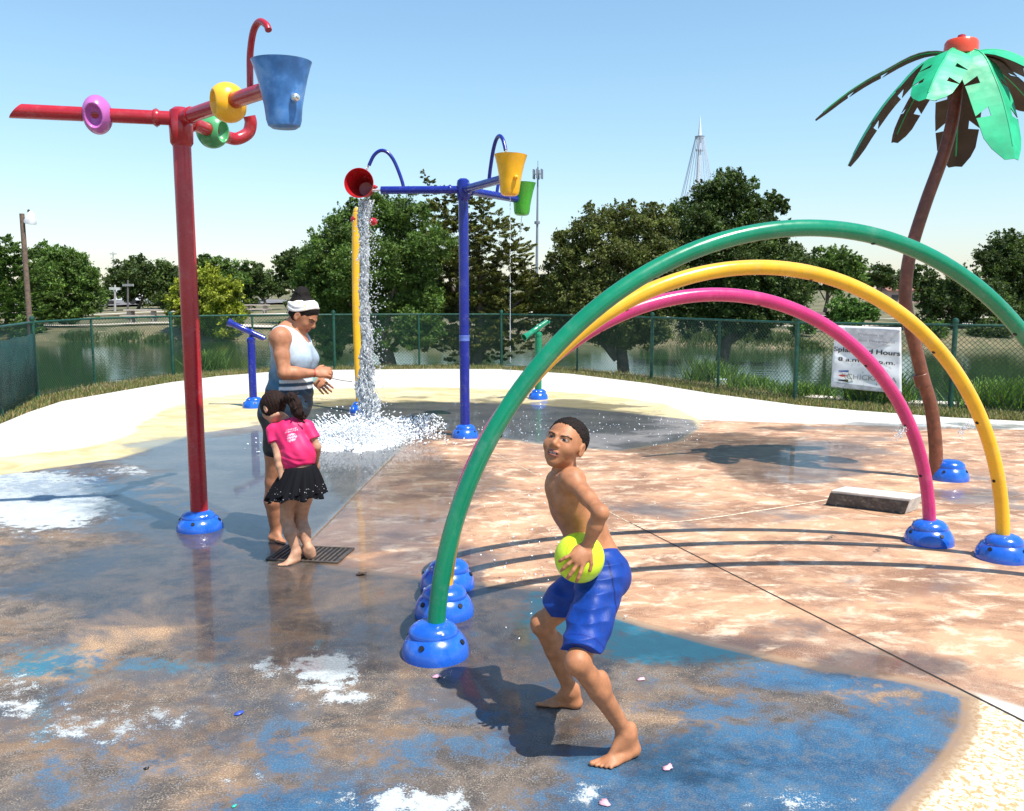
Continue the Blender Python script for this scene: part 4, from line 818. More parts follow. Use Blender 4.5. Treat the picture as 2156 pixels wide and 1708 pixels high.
def foot(b, ankle, heel, toe, L, r=1.0, side=(0, 1, 0), bigside=1):
    """heel/toe: ground points under heel and toes; bigside: +1 if the big toe lies on +side"""
    ankle = np.array(ankle, float); heel = np.array(heel, float); toe = np.array(toe, float); f = nrm(toe - heel); sd_ = np.cross([0, 0, 1.], f) * bigside; u = np.array([0, 0, 1.]); L = np.linalg.norm(toe - heel)
    b.ell(heel + f * L * .12 + u * .12 * L, (.14 * L, .17 * L, .125 * L), (sd_, f, u), .015); b.cone(heel + f * L * .18 + u * .14 * L, ankle, .12 * L, .125 * L, .02); b.cone(heel + f * L * .06 + u * .16 * L, ankle - f * .10 * L + u * .12 * L, .10 * L, .085 * L, .025); b.cone(ankle, heel + f * L * .36 + u * .10 * L, .12 * L, .10 * L, .02)
    b.cone(ankle + f * .02, heel + f * L * .68 + u * .085 * L, .115 * L, .062 * L, .03); b.ell(heel + f * L * .64 + u * .06 * L, (.20 * L, .22 * L, .070 * L), (sd_, f, u), .02); b.cone(heel + f * L * .3 + u * .07 * L - sd_ * .06 * L, heel + f * L * .6 + u * .06 * L - sd_ * .07 * L, .07 * L, .06 * L, .02)
    b.cone(ankle + sd_ * .06 * L, ankle - sd_ * .06 * L, .085 * L, .08 * L, .012)
    for i, (o, ln, rr) in enumerate(((.125, .20, .052), (.045, .185, .038), (-.02, .16, .035), (-.08, .13, .033), (-.135, .10, .031))):
        p = heel + f * L * (.80 - .035 * i) + sd_ * o * L + u * .052 * L; q = p + f * ln * L + sd_ * (-.01 if i == 0 else -.01 * i) * L - u * (.052 - rr) * L * .9
        b.cone(p, q, rr * L * .95, rr * L, .005)
def Q8(x, y, Y): return P(1043 + x * .5029, 828.3 + y * .5029, Y)
def g8(x, y): return G(1043 + x * .5029, 828.3 + y * .5029)
def Q7(x, y, Y): return P(429.5 + x * .3952, 552.2 + y * .3952, Y)
def g7(x, y): return G(429.5 + x * .3952, 552.2 + y * .3952)

# --- the boy with the ball
SK = np.array((.42, .175, .082))
def skin_paint(base, var=.06):
    def f(V): return np.clip(base * (1 + var * np.sin(V[:, :1] * 31 + V[:, 2:] * 23)), 0, 1)
    return f
def boy():
    heel = g8(590, 1512); toe = g8(418, 1572); heel2 = g8(352, 1318); toe2 = g8(180, 1300)
    an = Q8(552, 1425, heel[1] - .015); kn = Q8(348, 1125, 2.70); hp = Q8(438, 790, 2.93)
    an2 = Q8(318, 1250, heel2[1] + .0); kn2 = Q8(198, 965, 3.10); hp2 = Q8(392, 790, 3.07)
    pel = Q8(432, 735, 3.00); bel = Q8(372, 610, 3.02); cho = Q8(318, 470, 3.03); up = Q8(292, 385, 3.03)
    sh = Q8(322, 362, 2.915); sh2 = Q8(262, 372, 3.13); el = Q8(440, 500, 2.76); wr = Q8(385, 640, 2.79)
    el2 = Q8(300, 520, 3.24); wr2 = Q8(330, 640, 3.05); nk = Q8(288, 330, 3.02); hd = Q8(290, 212, 3.02)
    f = nrm([-.95, -.30, 0]); sd_ = nrm([.30, -.95, 0])
    H = Head(hd, (-.40, -.80, .40), (.30, .16, 1), .196)
    lo = (-.32, 2.45, -.01); hi = (.62, 3.42, 1.16); b = SDF(lo, hi, .0032)
    ax = nrm(cho - bel)
    b.ell(cho, (.110, .078, .115), (sd_, nrm(np.cross(sd_, ax)), ax), .0); b.ell(up, (.118, .062, .060), (sd_, f, (0, 0, 1)), .04); b.ell(bel, (.090, .069, .11), (sd_, f, nrm(ax)), .05); b.ell(pel, (.112, .085, .085), (sd_, f, (0, 0, 1)), .05)
    b.cone(cho * .5 + bel * .5 - f * .045, pel - f * .05, .045, .05, .04)
    b.cone(sh, sh2, .038, .038, .03); b.cone(nk + f * .0, nk * .35 + hd * .65 - f * .01, .037, .034, .02); b.cone(up + f * .01, nk, .055, .038, .03)
    b.ell(cho * .6 + up * .4 + f * .055 + sd_ * .045, (.045, .022, .035), (sd_, f, (0, 0, 1)), .02)
    b.cone(up + f * .052 + sd_ * .01 + [0, 0, .035], sh + f * .01 + [0, 0, .018], .010, .010, .012)       # collar bone
    b.ell(sh, (.040, .040, .040), None, .03); b.cone(sh, sh * .45 + el * .55, .033, .028, .02); b.cone(sh * .45 + el * .55, el, .028, .024, .012); b.ell(el, (.027, .027, .028), None, .010)
    b.cone(el, el * .6 + wr * .4, .027, .026, .010); b.cone(el * .6 + wr * .4, wr, .026, .0185, .010, )
    b.cone(sh2, el2, .034, .027, .015); b.cone(el2, wr2, .027, .019, .01)
    # legs
    for (h_, k_, a_, hl, to, bs) in ((hp, kn, an, heel, toe, -1), (hp2, kn2, an2, heel2, toe2, 1)):
        m = h_ * .5 + k_ * .5; b.cone(h_, m, .066, .051, .02); b.cone(m, k_, .051, .038, .015); b.ell(k_ + f * .010, (.037, .039, .042), None, .018); c = k_ * .62 + a_ * .38
        b.cone(k_, c - f * .006, .036, .036, .018); b.cone(c - f * .006, a_, .036, .022, .015); b.ell(c - f * .016 + [0, 0, .01], (.027, .027, .058), None, .02); b.cone(k_ + f * .02, a_ + f * .012, .018, .014, .012)
        foot(b, a_, hl, to, 0, bigside=bs)
    H.sculpt(b)
    # left hand spread over the ball
    bc = Q8(352, 688, 2.845); 
    hd_d = nrm(Q8(352, 720, 2.75) - wr); hn = nrm(Q8(350, 700, 2.6) - bc)
    hand(b, wr, hd_d + nrm([-.35, 0, 0]) * .3, hn, .135, (.15, .42, .40), .34, thumb=-1, r=.0078)
    def col(V):
        c = skin_paint(SK)(V); c = H.paint(V, c); x, y, z = H.loc(V)
        np_ = cho + f * .07 + sd_ * .04 + [0, 0, .01]; d = np.linalg.norm(V - Q8(226, 462, cho[1] - .03), axis=1); c[d < .010] *= .55
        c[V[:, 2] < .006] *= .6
        return c
    root = thing('person', (pel[0], pel[1], 0), 'crouching barefoot boy in royal blue shorts holding a ball and squinting up', 'person')
    b.build('body', M_skin, root, col)
    # hair: close cropped cap
    hs = SDF(H.c - .16, H.c + .16, .0028); E = lambda p, r, k=.03, sub=False: hs.ell(H.w(*p), np.array(r) * H.h, H.A, k * H.h, sub)
    E((0, -.09, .15), (.366, .446, .376), 0); E((0, .06, .07), (.338, .332, .29), .05); hs.plane_cut(H.w(0, .31, .30), -(H.U * .80 - H.F * .60), .010)
    for q in (-1, 1): E((q * .46, .16, .04), (.14, .22, .20), .02, True); E((q * .42, -.02, -.06), (.09, .11, .13), .02, True)
    hs.a += RS.normal(0, .0011, hs.a.shape).astype(np.float32)
    hs.a += .0015 * np.sin(hs.ax[0][:, None, None] * 420) * np.sin(hs.ax[1][None, :, None] * 460) * np.sin(hs.ax[2][None, None, :] * 440)
    hs.build('hair', M_hair, root, lambda V: np.full((len(V), 3), (.013, .008, .006)) * np.random.RandomState(1).uniform(.5, 1.7, (len(V), 1)))
    # swim shorts
    s = SDF((-.15, 2.62, .42), (.45, 3.30, .92), .0032)
    kk = kn * .93 + hp * .07; kk2 = kn2 * .80 + hp2 * .20
    s.ell(pel, (.128, .100, .095), (sd_, f, (0, 0, 1)), .0); s.ell(pel - f * .035 - [0, 0, .03], (.105, .075, .075), (sd_, f, (0, 0, 1)), .03)
    d1_ = nrm(kn - hp); d2_ = nrm(kn2 - hp2); L1 = np.linalg.norm(kn - hp); L2 = np.linalg.norm(kn2 - hp2)
    for h_, k_, d_, fr_, sl in ((hp, kn, d1_, .90, (.10, 0, -.05)), (hp2, kn2, d2_, .74, (-.1, 0, .1))):
        lg = s.like(); m = h_ * .5 + k_ * .5; lg.cone(h_, m, .086, .074, 0); lg.cone(m, k_ + d_ * .06, .074, .064, .02); lg.plane_cut(h_ + (k_ - h_) * fr_, d_ + np.array(sl), .004); s.union(lg, .02)
    wn_ = nrm(bel - pel + np.array([0, 0, .02])); s.plane_cut(pel + wn_ * .075, wn_, .006, ((-.15, 2.62, .68), (.45, 3.30, .92)))
    def crease(X, Y, Z):
        u = (X - hp[0]) * .5 + (Z - hp[2]) * .85 + .25 * Y; v = -(X - hp[0]) * .8 + (Z - hp[2]) * .5
        w1 = .0065 * np.abs(np.sin(u * 58 + 2.2 * np.sin(v * 21))) * (.5 + .5 * np.sin(v * 27 + 1)); w2 = .0055 * np.sin(v * 80 + 3 * np.sin(u * 17)) * (np.sin(u * 19 + 2) > 0) * np.abs(np.sin(u * 19 + 2))
        return w1 + w2 - .004
    s.ripple(crease)
    def scol(V):
        c = np.tile((.003, .036, .24), (len(V), 1)).astype(float); u = (V - hp) @ sd_; sm = np.abs((V - hp) @ f + .010 + .02 * ((V - hp) @ np.array([0, 0, 1.]))) < .0035; c[sm & (u > .03)] = (.002, .012, .11)
        hm = np.abs((V - hp) @ d1_ - L1 * .80) < .0025; c[hm & (V[:, 1] < 2.93)] = (.003, .02, .18); return c
    s.build('shorts', M_short, root, scol)
    # ball
    bl = SDF(bc - .1, bc + .1, .0035); bl.ell(bc, (.0865,) * 3, None, 0)
    ball = thing('ball', bc, 'yellow green rubber ball held against the side of the boy', 'ball')
    def bcol(V):
        d = (V - bc) / .0865; c = np.tile((.62, .78, .02), (len(V), 1)).astype(float); g_ = np.abs(d[:, 0] * .8 + d[:, 2] * .5 - .45 * np.cos(3 * d[:, 1])) < .02; c[g_] = (.42, .60, .02); return c
    V, Fq = bl.mesh(); mesh_obj('rubber_shell', V, np.ascontiguousarray(Fq[:, ::-1]), vmat('ball_rubber', .38, .5, .08, 40), ball, True, bcol(V))
boy()

# --- the girl
def girl():
    gl = g7(415, 1618); SKg = np.array((.47, .25, .155))
    hL = g7(505, 1595); tL = g7(405, 1622); hR = g7(572, 1588); tR = g7(548, 1560) + [-.03, .10, 0]
    Yg = 5.02; hip = Q7(508, 1120, Yg); wst = Q7(505, 1045, Yg + .01); ch = Q7(465, 935, Yg + .05); up = Q7(455, 880, Yg + .07)
    sL = Q7(372, 895, Yg + .05); sR = Q7(550, 880, Yg + .05); nk = Q7(425, 840, Yg + .09); hd = Q7(368, 778, Yg + .08)
    H = Head(hd, (-.72, .38, -.52), (-.28, .25, .92), .185); b = SDF((-1.72, 4.70, -.01), (-1.05, 5.45, 1.08), .0045)
    sd_ = nrm(sR - sL); f = nrm(np.cross([0, 0, 1.], sd_)); ax = nrm(ch - hip)
    if f[1] < 0: f = -f
    b.ell(ch, (.092, .065, .10), (sd_, f, ax), 0); b.ell(wst, (.082, .065, .09), (sd_, f, ax), .04); b.ell(hip, (.092, .075, .075), (sd_, f, (0, 0, 1)), .04); b.cone(sL, sR, .030, .030, .03); b.cone(up, nk, .045, .032, .02); b.cone(nk, hd * .6 + nk * .4, .030, .030, .015)
    def limb(pts, rs, k=.012):
        for i in range(len(pts) - 1): b.cone(pts[i], pts[i + 1], rs[i], rs[i + 1], k)
    eL = Q7(397, 1045, Yg - .02); wL = Q7(418, 1165, Yg - .05); eR = Q7(602, 985, Yg + .03); wR = Q7(598, 1060, Yg + .14)
    limb([sL, (sL + eL) / 2, eL, eL * .65 + wL * .35, wL], [.030, .028, .024, .023, .016]); limb([sR, (sR + eR) / 2, eR, eR * .65 + wR * .35, wR], [.030, .028, .024, .023, .016])
    hand(b, wL, Q7(462, 1250, Yg - .06) - wL, (-.5, -.6, .1), .115, (.05, .15, .12), .10, thumb=1, r=.0065); hand(b, wR, (.0, .6, -.5), (.6, 0, .3), .11, (.2, .3, .3), .1, thumb=1, r=.0065)
    for hp_, kn, an, hl, to, bs in ((Q7(458, 1150, Yg), Q7(440, 1372, Yg + .04), Q7(494, 1548, hL[1] + .0), hL, tL, -1), (Q7(545, 1150, Yg), Q7(515, 1368, Yg + .10), Q7(560, 1540, hR[1] + .01), hR, tR, -1)):
        c = kn * .62 + an * .38; limb([hp_, (hp_ + kn) / 2, kn, c + [0.004, -.012, 0], an], [.062, .052, .038, .040, .021], .015); foot(b, an, hl, to, 0, bigside=bs)
    H.sculpt(b); root = thing('person', (hip[0], hip[1], 0), 'little girl in a pink shirt and black sequinned skirt with her back turned, looking down', 'person')
    b.build('body', M_skin, root, lambda V: H.paint(V, skin_paint(SKg)(V)))
    # shirt
    s = SDF((-1.75, 4.75, .40), (-1.02, 5.40, 1.0), .0042)
    s.ell(ch, (.107, .086, .112), (sd_, f, ax), 0); s.ell(wst + ax * .005, (.104, .090, .12), (sd_, f, ax), .05); s.cone(sL, sR, .040, .040, .03); s.ell(up, (.09, .055, .04), (sd_, f, ax), .03)
    for a_, e_ in ((sL, eL), (sR, eR)):
        v = nrm(e_ - a_); sv = s.like(); sv.cone(a_, a_ + v * .12, .042, .047, 0); sv.plane_cut(a_ + v * .078, v, .003); s.union(sv, .012)
    s.plane_cut(wst - ax * .055, -ax, .004, (wst - [.14, .14, .14], wst + [.14, .14, .02])); s.cone(nk, nk + (nk - up), .046, .05, .01, sub=True)
    def wrk(X, Y, Z):
        u = (X - wst[0]) * sd_[0] + (Y - wst[1]) * sd_[1]; z_ = Z - wst[2]
        return .0022 * np.sin(z_ * 135 + 26 * u + 1.6 * np.sin(u * 38 + 1) + 2 * np.sin(z_ * 31)) * np.clip(1 - z_ / .2, .2, 1) * (.45 + .55 * np.sin(u * 24 + z_ * 33 + 2)) + .0015 * np.sin(u * 90 + z_ * 60) - .001
    s.ripple(wrk)
    pc = ch - f * .08 + sd_ * .030 + ax * .01; hx = lambda V: ((V - pc) @ sd_, (V - pc) @ ax)
    def shc(V):
        c = np.tile((.72, .02, .13), (len(V), 1)).astype(float); u, w = hx(V); bk = ((V - ch) @ f) < -.02
        pr = bk & (((u / .030) ** 2 + (w / .026) ** 2) < 1) & (np.sin(u * 420 + 2 * np.sin(w * 300)) + np.sin(w * 360 + 1) > -.35); c[pr] = (.72, .45, .55)
        for w0, ww in ((.050, .030), (.039, .036)):
            ln = bk & (np.abs(w - w0) < .0038) & (np.abs(u) < ww) & (np.sin(u * 640) > -.4); c[ln] = (.74, .42, .52)
        return c
    s.build('shirt', M_cloth, root, shc)
    # ruffled tulle skirt in three tiers
    M_sk = NT('black_tulle'); vor = M_sk.n('ShaderNodeTexVoronoi'); M_sk.link(M_sk.co, vor.inputs[0]); vor.inputs['Scale'].default_value = 62
    sq = M_sk.math('MULTIPLY', M_sk.rng(vor.outputs['Distance'], .13, .18, 1, 0), M_sk.rng(M_sk.attr('Col', 'Color'), .5, .6)); M_sk.set(Base_Color=M_sk.mix(sq, (.006, .006, .008), (.45, .45, .48)), Roughness=.85); M_sk.b.inputs['Specular IOR Level'].default_value = .15; M_sk.bump(M_sk.noise(160, 3), .4, .003)
    wp = wst - ax * .045; bot = (Q7(318, 1243, Yg)[2] + Q7(660, 1245, Yg)[2]) / 2
    cb_ = Q7(492, 1245, Yg)
    for tier, (r0, r1, z1, ph) in enumerate(((.086, .150, .012, 0), (.084, .168, -.004, 1.3), (.082, .142, .030, 2.1))):
        nu, nv = 160, 22; V = []; K = []
        for j in range(nv + 1):
            t_ = j / nv; c_ = wp * (1 - t_) + np.array([cb_[0], cb_[1], cb_[2] + z1]) * t_; rr_ = r0 + (r1 - r0) * (t_ ** .75)
            for i in range(nu):
                a_ = 2 * math.pi * i / nu; w_ = (.013 * t_ + .001) * (math.sin(a_ * 17 + ph) + .6 * math.sin(a_ * 9 + ph * 2 + t_ * 2)) + .010 * t_ * math.sin(a_ * 4 + ph)
                q = c_ + (sd_ * math.cos(a_) * (rr_ + w_) + f * math.sin(a_) * (rr_ + w_) * .88) + np.array([0, 0, t_ * (.010 * math.sin(a_ * 8 + ph) + .008 * math.sin(a_ * 3))]); V.append(q); K.append([1.0 if t_ > .62 else .0] * 3)
        F = [(j * nu + i, j * nu + (i + 1) % nu, (j + 1) * nu + (i + 1) % nu, (j + 1) * nu + i) for j in range(nv) for i in range(nu)]
        o = mesh_obj('skirt_tier', V, F, M_sk.m, root, True, np.array(K)); md = o.modifiers.new('s', 'SOLIDIFY'); md.thickness = .0015
    # hair with pony tail
    hs = SDF(H.c - [.17, .17, .24], H.c + [.26, .2, .17], .0042); E = lambda p, r, k=.03, sub=False: hs.ell(H.w(*p), np.array(r) * H.h, H.A, k * H.h, sub)
    E((0, -.10, .14), (.40, .47, .41), 0); E((0, .0, .0), (.375, .37, .36), .05); E((0, .34, -.18), (.33, .22, .42), .03, True)
    for q in (-1, 1): E((q * .42, -.01, -.05), (.10, .10, .15), .02, True)
    p0 = Q7(425, 735, H.c[1] - .06); pt = [p0, Q7(462, 722, H.c[1] - .07), Q7(488, 760, H.c[1] - .07), Q7(500, 800, H.c[1] - .07), Q7(520, 835, H.c[1] - .06)]
    for i, (r1, r2) in enumerate(((.018, .030), (.030, .034), (.034, .030), (.030, .010))): hs.cone(pt[i], pt[i + 1], r1, r2, .02)
    r2_ = np.random.RandomState(2)
    for i in range(60):
        t_ = r2_.uniform(1, 3.9); j = int(t_); c_ = pt[j] * (1 - t_ + j) + pt[min(j + 1, 4)] * (t_ - j) + r2_.normal(0, .016, 3); dv = nrm(r2_.normal(0, 1, 3) + [.3, 0, -1]) * .022; hs.cone(c_ - dv, c_ + dv, .006, .003, .006)
    hs.ripple(lambda X, Y, Z: .0012 * np.sin(X * 300 + Z * 90 + 3 * np.sin(Y * 40)) + .0008 * np.sin(Y * 420 + Z * 60))
    hs.build('hair', M_hair, root, lambda V: np.full((len(V), 3), (.022, .010, .007)))
    MB().lathe([(.006, -.006), (.017, -.005), (.017, .005), (.006, .006)], p0 * .6 + pt[1] * .4, nrm(pt[1] - p0), 14).build('hair_tie', mat('white_hair_tie', (.5, .5, .55), .5), root)
girl()

# --- the woman
def woman():
    SKw = np.array((.44, .19, .10)); Yw = 5.50; W_ = lambda x, y, dy=0.0: Q7(x, y, Yw + dy)
    hd = W_(530, 285); H = Head(hd, (.80, -.16, -.52), (.50, -.08, .86), .225); b = SDF((-2.0, 5.15, -.01), (-1.15, 5.95, 1.72), .0055)
    f = nrm([1, -.08, 0]); sd_ = nrm([-.08, -1, 0])
    ches = W_(470, 470); uch = W_(440, 400); bel = W_(462, 640); hip = W_(445, 760); nk = W_(452, 365)
    b.ell(uch, (.165, .085, .085), (sd_, f, (0, 0, 1)), 0); b.ell(ches, (.150, .118, .15), (sd_, f, (0, 0, 1)), .06); b.ell(bel, (.150, .128, .16), (sd_, f, (0, 0, 1)), .08); b.ell(hip, (.170, .140, .13), (sd_, f, (0, 0, 1)), .08)
    for q in (-1, 1): b.ell(W_(530, 520) + sd_ * q * .075, (.068, .068, .07), None, .04); b.ell(W_(392, 800) + sd_ * q * .075, (.09, .085, .10), None, .05)
    b.cone(uch + f * .01, nk, .075, .055, .04); b.cone(nk, hd * .62 + nk * .38 - f * .02, .053, .048, .03)
    sh = W_(402, 405, -.165); sh2 = W_(425, 405, .16); el = W_(428, 590, -.21); wr = W_(588, 592, -.12); el2 = W_(470, 600, .20); wr2 = W_(592, 618, .04)
    b.cone(sh, sh2, .050, .050, .04); b.ell(sh, (.058, .058, .062), None, .04)
    for a_, e_, w_ in ((sh, el, wr), (sh2, el2, wr2)):
        m = (a_ + e_) / 2; b.cone(a_, m, .052, .048, .02); b.cone(m, e_, .048, .040, .015); b.cone(e_, e_ * .65 + w_ * .35, .040, .040, .015); b.cone(e_ * .65 + w_ * .35, w_, .040, .024, .015)
    hand(b, wr, W_(640, 585, -.10) - wr, (0, -.7, .6), .165, (.5, .9, .7), .05, thumb=-1, r=.0095); hand(b, wr2, W_(628, 655, -.0) - wr2, (-.4, -.5, .5), .16, (.25, .5, .5), .10, thumb=-1, r=.0092)
    for q, hp_, kn, an, hl, to in ((1, W_(410, 870, -.09), W_(375, 1170, -.07), W_(382, 1430, -.02), g7(355, 1480), g7(440, 1500)), (-1, W_(430, 870, .09), W_(470, 1170, .10), W_(480, 1400, .10), g7(470, 1438), g7(560, 1448))):
        c = kn * .62 + an * .38; m = (hp_ + kn) / 2
        b.cone(hp_, m, .098, .080, .03); b.cone(m, kn, .080, .058, .02); b.cone(kn, c - f * .01, .056, .058, .02); b.cone(c - f * .01, an, .058, .034, .02); foot(b, an, hl, to, 0, bigside=-q)
    H.sculpt(b); root = thing('person', (hip[0], hip[1], 0), 'woman in a tie dyed tank top and white patterned headband looking down at her hands', 'person')
    b.build('body', M_skin, root, lambda V: H.paint(V, skin_paint(SKw)(V), (.35, .08, .07)))
    s = SDF((-2.0, 5.15, .55), (-1.2, 5.9, 1.62), .0055)
    s.ell(uch, (.142, .094, .088), (sd_, f, (0, 0, 1)), 0); s.ell(ches, (.160, .128, .16), (sd_, f, (0, 0, 1)), .06); s.ell(bel, (.160, .138, .17), (sd_, f, (0, 0, 1)), .08); s.ell(hip, (.182, .152, .14), (sd_, f, (0, 0, 1)), .08)
    for q in (-1, 1):
        s.ell(W_(530, 520) + sd_ * q * .075, (.077, .077, .08), None, .04); s.ell(W_(392, 800) + sd_ * q * .075, (.10, .095, .11), None, .05)
        s.ell((sh if q > 0 else sh2) + [0, 0, -.02] + sd_ * q * .035, (.065, .088, .125), (sd_, f, (0, 0, 1)), .012, True)
    s.cone(uch + f * .06 + [0, 0, .10], uch + f * .16 + [0, 0, .02], .085, .06, .01, sub=True); s.ell(nk + [0, 0, .03], (.085, .075, .07), None, .01, True)
    for q, hp_, kn in ((1, W_(410, 870, -.09), W_(375, 1170, -.07)), (-1, W_(430, 870, .09), W_(470, 1170, .10))): s.cone(hp_, hp_ * .62 + kn * .38, .110, .098, .03)
    s.plane_cut((0, 0, hip[2] - .335), (0, 0, -1), .004)
    s.ripple(lambda X, Y, Z: (.004 * np.sin(Z * 75 + (X - bel[0]) * 22 + 2.5 * np.sin(X * 30)) * np.clip(1 - np.abs(Z - bel[2] + .02) / .22, .1, 1)) - .001)
    zt, zb = W_(450, 400)[2], W_(450, 620)[2]; zs0, zs1 = W_(500, 615)[2], W_(500, 668)[2]; zsh = W_(450, 790)[2]
    def tc(V):
        z_ = V[:, 2]; x = (V - bel) @ f; t_ = np.clip((zt - z_) / (zt - zb) + .10 * np.sin(x * 40 + z_ * 12) - .25 * x / .1 * .5, 0, 1)[:, None]
        c = np.array((.50, .58, .66)) * (1 - t_) + np.array((.05, .14, .22)) * t_; m = (z_ < zs0) & (z_ > zs1) & (x > -.02); st = np.sin((zs0 - z_) / (zs0 - zs1) * 9.4) > 0
        c[m & st] = (.60, .65, .68); c[m & ~st] = (.03, .07, .11); c[z_ <= zs1] = (.012, .035, .060); lo_ = (z_ < zs1) & (z_ > zsh) & (np.sin(x * 90 + z_ * 60) > .9); c[lo_] = (.03, .07, .10); c[z_ <= zsh - .02] = (.010, .012, .016); return c
    s.build('tank_top', M_cloth, root, tc)
    hs = SDF(H.c - .25, H.c + [.25, .25, .30], .0052); E = lambda p, r, k=.03, sub=False: hs.ell(H.w(*p), np.array(r) * H.h, H.A, k * H.h, sub)
    E((0, -.10, .16), (.38, .46, .39), 0); E((0, -.10, .0), (.36, .38, .30), .05); E((0, .38, -.12), (.40, .27, .36), .02, True); bn = W_(520, 170); hs.ell(bn, (.046, .046, .046), None, .03); E((0, -.30, -.30), (.40, .24, .17), .02, True)
    for q in (-1, 1): E((q * .44, -.01, -.06), (.12, .13, .17), .02, True)
    rb = np.random.RandomState(9)
    for i in range(46): v = nrm(rb.normal(0, 1, 3)); hs.ell(bn + v * .036, (.015,) * 3, None, .006)
    hs.ripple(lambda X, Y, Z: .002 * np.sin(X * 230 + Z * 150) * np.sin(Y * 220 + Z * 90)); hs.build('hair', M_hair, root, lambda V: np.full((len(V), 3), (.010, .007, .006)))
    # headband: wide wrapped cloth following the head
    hb = SDF(H.c - .25, H.c + [.25, .25, .30], .0045); hb.ell(H.w(0, -.10, .16), np.array((.405, .485, .415)) * H.h, H.A, 0); hb.ell(H.w(0, .02, .02), np.array((.375, .385, .33)) * H.h, H.A, .04 * H.h)
    zb0 = W_(500, 272)[2]; zb1 = W_(500, 203)[2]; hb.plane_cut((H.c[0] - .1, H.c[1], zb0 + .004), (.10, 0, -1), .012); hb.plane_cut((H.c[0], H.c[1], zb1), (-.05, 0, 1), .014)
    hb.ripple(lambda X, Y, Z: .0022 * np.sin(Z * 190 + 9 * X + 3 * np.sin(Y * 25) + 2 * np.sin(X * 31)))
    hm = NT('patterned_headband'); pt_ = hm.noise(26, 4, .6, dist=1.2); c_ = hm.mix(hm.rng(pt_, .55, .60), (.78, .76, .74), (.75, .50, .22)); c_ = hm.mix(hm.rng(hm.noise(19, 3, .6, dist=1), .60, .64), c_, (.25, .50, .60)); hm.set(Base_Color=c_, Roughness=.7)
    hb.build('headband', hm.m, root)
    MB().tube([wr2 + nrm(wr2 - el2) * -.012, wr2 + nrm(wr2 - el2) * .012], .028, 18).build('wrist_watch', mat('black_strap', (.01, .012, .015), .4), root); MB().lathe([(.024, 0), (.025, .008), (.001, .010)], wr2 + sd_ * .024, sd_, 18).build('watch_face', mat('pale_watch_face', (.35, .55, .5), .2), root)
    MB().tube([wr + nrm(wr - el) * -.006, wr + nrm(wr - el) * .002], .0265, 18).build('bracelet', mat('red_string_bracelet', (.5, .05, .04), .6), root)
    a = W_(655, 612, -.05); c = Q7(790, 637, 5.6); tag(MB().tube(spline([a, a * .5 + c * .5 - [0, 0, .004], c], 6), .0028, 6).build('dark_stick', mat('dark_twig', (.10, .06, .04), .7)), 'thin dark stick held out by the woman towards the falling water', 'stick')
woman()
# ------------------------------------------------------------------ falling water, splash, jets
def water_mat(name, white=.45, rough=.08):
    t = NT(name); t.set(Base_Color=(.92, .95, .97), Roughness=rough); t.b.inputs['Transmission Weight'].default_value = 1 - white; t.b.inputs['IOR'].default_value = 1.33
    return t.m
M_wat = water_mat('falling_water', .30); M_foam = water_mat('white_foam', .92, .35); M_jet = water_mat('thin_water_stream', .35)
_b = bmesh.new(); bmesh.ops.create_icosphere(_b, subdivisions=1, radius=1.0); ICOV = np.array([v.co[:] for v in _b.verts]); ICOF = np.array([[l.index for l in f.verts] for f in _b.faces]); _b.free()
def drops(name, C, S, m, parent=None, stretch=None, jit=.35, seed=1, long=1.0):
    r = np.random.RandomState(seed); n = len(C); k = len(ICOV)
    ax = r.normal(size=(n, 3)) if stretch is None else stretch; ax = ax / (np.linalg.norm(ax, axis=1)[:, None] + 1e-9)
    V = ICOV[None] * (1 + r.normal(0, jit, (n, k, 1)) * .6); el = r.uniform(1.0, 2.2, n) * (long if stretch is not None else 1)
    dot = np.einsum('nkj,nj->nk', V, ax); V = V + ax[:, None, :] * (dot * (el[:, None] - 1))[..., None]
    V = V * np.asarray(S)[:, None, None] + C[:, None, :]
    F = (ICOF[None] + (np.arange(n) * k)[:, None, None]).reshape(-1, 3)
    me_o = mesh_obj(name, V.reshape(-1, 3), F, m, parent, smooth=True); return me_o
wf = thing('falling_water', (-1.66, 9.68, 0), 'column of water pouring from the tipped red bucket onto the pad', 'water')
def col_at(z):       # centre x, half width of the column at height z
    yy = 9.62; cx_ = np.interp(z, [0, .3, .75, 1.4, 2.2, 2.6], [-1.655, -1.66, -1.645, -1.655, -1.655, -1.62]); w = np.interp(z, [0, .2, .5, 1.0, 1.6, 2.3, 2.65], [.15, .15, .115, .062, .046, .050, .085]); return cx_, w
r = np.random.RandomState(3); n = 2800; z = r.uniform(0.0, 2.66, n) ** 1.0; cx_, w = col_at(z); a = r.uniform(0, 6.28, n); rad = np.sqrt(r.rand(n)) ** .6
wob = .03 * np.sin(z * 7) + .02 * np.sin(z * 17 + 1)
C = np.stack([cx_ + wob * w * 6 + np.cos(a) * rad * w, 9.62 + np.sin(a) * rad * w * .8, z], 1); st = np.stack([r.normal(0, .5, n), r.normal(0, .4, n), np.ones(n)], 1)
drops('streaks', C, r.uniform(.0035, .0105, n) * np.interp(z, [0, 2.6], [1.25, 1]), M_wat, wf, st, .5, long=2.1)
s = SDF((-2.05, 9.3, 0), (-1.3, 9.95, 2.75), .012)
